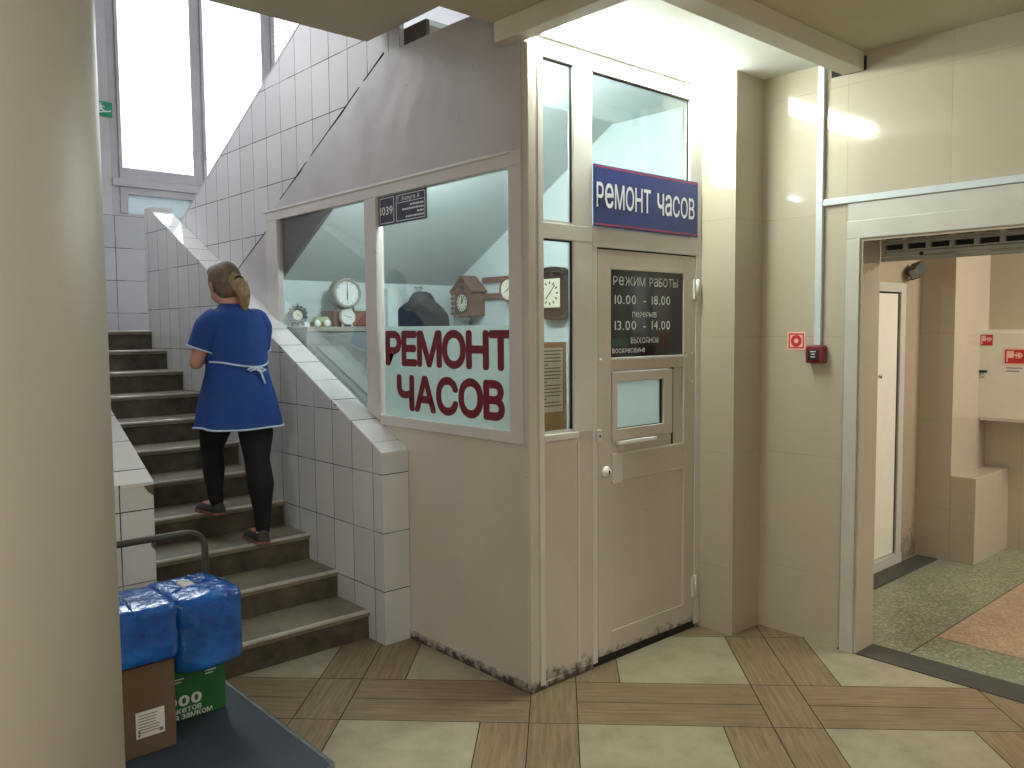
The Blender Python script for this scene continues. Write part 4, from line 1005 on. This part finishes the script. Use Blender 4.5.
# overall: lofted rings, open at neck and hem
def ring(cs, cd, a, b_, z, n=48, e=.86, dz=None):
    out = []
    for k in range(n):
        t = 2 * math.pi * k / n; c_, s_ = math.cos(t), math.sin(t)
        out.append(RF(cs, cd, a * math.copysign(abs(c_) ** e, c_), b_ * math.copysign(abs(s_) ** e, s_), z + (dz(t) if dz else 0)))
    return out
fold = lambda t: .0
lv_ = [(.008, .060, .060, 1.752), (.012, .068, .066, 1.738), (.018, .110, .084, 1.712), (.022, .158, .095, 1.698), (.025, .186, .104, 1.66), (.027, .184, .112, 1.59), (.028, .178, .118, 1.53), (.028, .173, .119, 1.47), (.029, .171, .118, 1.43), (.030, .172, .122, 1.38), (.031, .196, .142, 1.30), (.033, .216, .158, 1.22), (.036, .232, .166, 1.14), (.037, .243, .172, 1.072)]
rs_ = []
for i, (cs, a, b_, z) in enumerate(lv_):
    amp = .0 if z > 1.4 else (1.4 - z) * .035
    base = ring(cs, 0, a, b_, z)
    c0 = RF(cs, 0, 0, 0, z)
    rs_.append([p + (p - c0).normalized() * amp * math.sin(k / 48 * 2 * math.pi * 7 + 1.3) + V3((0, 0, (.012 * abs(math.cos(k / 48 * 2 * math.pi)) ** 6 if i == len(lv_) - 1 else 0))) for k, p in enumerate(base)])
T = MB(); T.rings(rs_)
hem = rs_[-1]
inner = [[p + (RF(.03, 0, 0, 0, p.z) - p) * .03 for p in r] for r in (rs_[-1], rs_[-2])]
T.rings([rs_[-1], inner[0], inner[1]])
def sleeve(sh, el, s_):
    ax = (el - sh); end = sh + ax * .66; d_ = ax.normalized(); u = d_.cross(fwd).normalized(); v_ = d_.cross(u); R = []
    for t, r in ((-.34, .05), (-.16, .074), (.05, .078), (.3, .073), (.6, .072), (.66, .073), (.66, .069), (.5, .066)):
        c_ = sh + ax * t + (rgt * -s_ * .03 if t < -.1 else V3()); R.append([c_ + (u * math.cos(k * math.pi / 12) + v_ * math.sin(k * math.pi / 12)) * r for k in range(24)])
    T.rings(R, 0, True, False); return R[5]
cuffs = [sleeve(shl, ell, -1), sleeve(shr, elr, 1)]
tn = T.build('overall', M['tunic'], pe)
md = tn.modifiers.new('sub', 'SUBSURF'); md.levels = 1; md.render_levels = 1
pp = MB()
pp.tube(hem, .0055, 0, 8, True)
for c_ in cuffs: pp.tube(c_, .005, 0, 8, True)
pp.build('piping', M['piping'], pe)
# apron tapes tied at the back, bow towards her right of centre
tp = MB(); wa = []
for k in range(49):
    t = math.pi * (1.02 + .96 * k / 48); c_, s_ = math.cos(t), math.sin(t)
    wa.append(RF(.029, 0, .170 * math.copysign(abs(c_) ** .86, c_), .1225 * math.copysign(abs(s_) ** .86, s_), 1.438 - .045 * math.sin(math.pi * k / 48) ** 2 * (k / 48) * 1.3))
tp.tube(wa, .0055, 0, 6)
kn = RF(.029, 0, .03, -.128, 1.398)
tp.ball(kn, .014)
for pts in ([kn, kn + rgt * .03 - fwd * .012 + V3((0, 0, -.02)), kn + rgt * .045 - fwd * .01 + V3((0, 0, -.055)), kn + rgt * .055 - fwd * .012 + V3((0, 0, -.085))],
            [kn, kn - rgt * .03 - fwd * .014 + V3((0, 0, .006)), kn - rgt * .05 - fwd * .012 + V3((0, 0, -.004)), kn - rgt * .03 - fwd * .014 + V3((0, 0, -.012)), kn],
            [kn, kn + rgt * .04 - fwd * .014 + V3((0, 0, .0)), kn + rgt * .06 - fwd * .012 + V3((0, 0, -.01)), kn + rgt * .04 - fwd * .014 + V3((0, 0, -.018)), kn]):
    tp.tube(pts, .006, 0, 6)
tp.build('apron_tape', M['piping'], pe)
# hair
Hh = MB()
Hh.ball(hc + V3((0, 0, .012)) - fwd * .012, 1, 0, 3, (.086, .100, .106), hm)
Hh.ball(hc - fwd * .045 - V3((0, 0, .035)), 1, 0, 3, (.07, .06, .07), hm)
Hh.ball(hc + fwd * .06 + V3((0, 0, .055)), 1, 0, 3, (.062, .04, .045), hm)
pt = hc - fwd * .092 + rgt * .028 + V3((0, 0, .008))
Hh.chain([(pt + fwd * .03, .035), (pt, .028), (pt - fwd * .025 + rgt * .012 + V3((0, 0, -.03)), .036), (pt - fwd * .03 + rgt * .02 + V3((0, 0, -.08)), .036), (pt - fwd * .022 + rgt * .026 + V3((0, 0, -.13)), .028), (pt - fwd * .012 + rgt * .028 + V3((0, 0, -.175)), .013)])
zt = pt.z - .03
remesh(Hh, 'hair', [M['hair'], M['hair_tip']], .008, pe, 4, lambda c_: 1 if (c_ - pt).dot(fwd) < -.012 or (c_.z < pt.z - .10) else 0)
MB().lathe(pt + V3((0, 0, -.002)), (-fwd + V3((0, 0, -.5))), [(.026, 0), (.034, .006), (.034, .014), (.026, .02)], 0, 20, False).build('hair_tie', M['wood_dark'], pe)
# shoes
for F_, z_ in ((FTL, .586), (FTR, .4398)):
    h0, t0 = F_[0] + V3((0, 0, z_)), F_[1] + V3((0, 0, z_)); d_ = (t0 - h0).normalized(); sd = V3((-d_.y, d_.x, 0)); Ln = (t0 - h0).length + .02
    prof = ((0, .022, .055), (.04, .034, .062), (.25, .036, .058), (.45, .036, .05), (.65, .042, .046), (.85, .040, .036), (.97, .024, .026), (1.0, .01, .018))
    up_, so = [], []
    for t, w_, hh_ in prof:
        c_ = h0 - d_ * .012 + d_ * Ln * t
        up_.append([c_ + sd * w_ * math.cos(a) + V3((0, 0, .014 + hh_ * max(0, math.sin(a)) ** .8)) for a in [k * math.pi / 10 for k in range(11)]])
        so.append([c_ + sd * (w_ + .006) * x_ + V3((0, 0, z2)) for x_, z2 in ((-1, .002), (1, .002), (1, .017), (-1, .017))])
    q = MB(); q.rings([r for r in up_], 0, True, True); ob_ = q.build('shoe', M['shoe'], pe)
    MB().rings(so, 0, True, True, False).build('sole', M['sole'], ob_)

# ------------------------------------------------------------------ light
def area(name, loc, target, size, power, color, sy_=None):
    l = bpy.data.lights.new(name, 'AREA'); l.energy = power; l.color = color; l.size = size
    if sy_: l.shape = 'RECTANGLE'; l.size_y = sy_
    o = bpy.data.objects.new(name, l); COL.objects.link(o); o.location = loc
    o.rotation_euler = (V3(target) - V3(loc)).to_track_quat('-Z', 'Y').to_euler(); return o
wd = bpy.data.worlds.new('overcast_sky'); S.world = wd; wd.use_nodes = True
bg = wd.node_tree.nodes['Background']; bg.inputs[0].default_value = (.93, .97, 1, 1); bg.inputs[1].default_value = 2.2
area('daylight', (LX - .7, .9, 4.1), (0, .6, 2.2), 3.2, 650, (.90, .95, 1.0), 2.8)
area('hall_fill', (3.6, -3.4, 2.86), (3.2, -3.2, 0), 2.2, 70, (1.0, .97, .91), 1.4)  # two unseen area lights, added under the ceiling as hall fill
area('hall_fill', (1.2, -3.6, 2.86), (1.2, -3.5, 0), 1.8, 50, (1.0, .98, .94), 1.2)
area('inner_room_lamp', (2.6, 3.75, 2.7), (1.0, 3.4, .6),   .8, 75, (1.0, .93, .80), .8)
area('inner_room_lamp', (2.6, 2.4, 2.85), (2.2, 2.6, 0), .8, 18, (1.0, .92, .8), .8)
def point_fill(name, loc, power, color, r=.25):
    l = bpy.data.lights.new(name, 'POINT'); l.energy = power; l.color = color; l.shadow_soft_size = r
    o = bpy.data.objects.new(name, l); COL.objects.link(o); o.location = loc
point_fill('hall_fill_point', (4.6, -3.2, 1.9), 120, (1., .97, .91), .4)  # out-of-view point lights added to raise the ambient level and the ceiling
point_fill('hall_fill_point', (1.6, -4.3, 1.9), 80, (1., .98, .94), .4)
point_fill('kiosk_fill', (-1.1, .22, 2.47), 30, (.92, .99, 1.), .06)  # hidden point lights added to brighten the kiosk interior
point_fill('kiosk_fill', (-.5, .30, 2.55), 24, (.92, .99, 1.), .06)
area('stairwell_fill', (-3.2, -1.42, 3.7), (-2.4, 0, 2.0), 2.2, 70, (.93, .95, 1.0), 2.2)  # added fill with no fixture, lightens the tiled faces beside the stairs

S.view_settings.view_transform = 'Standard'; S.view_settings.look = 'None'; S.view_settings.exposure = 0.0; S.view_settings.gamma = 1.0
S.cycles.max_bounces = 8; S.cycles.transparent_max_bounces = 12; S.cycles.sample_clamp_indirect = 6.0
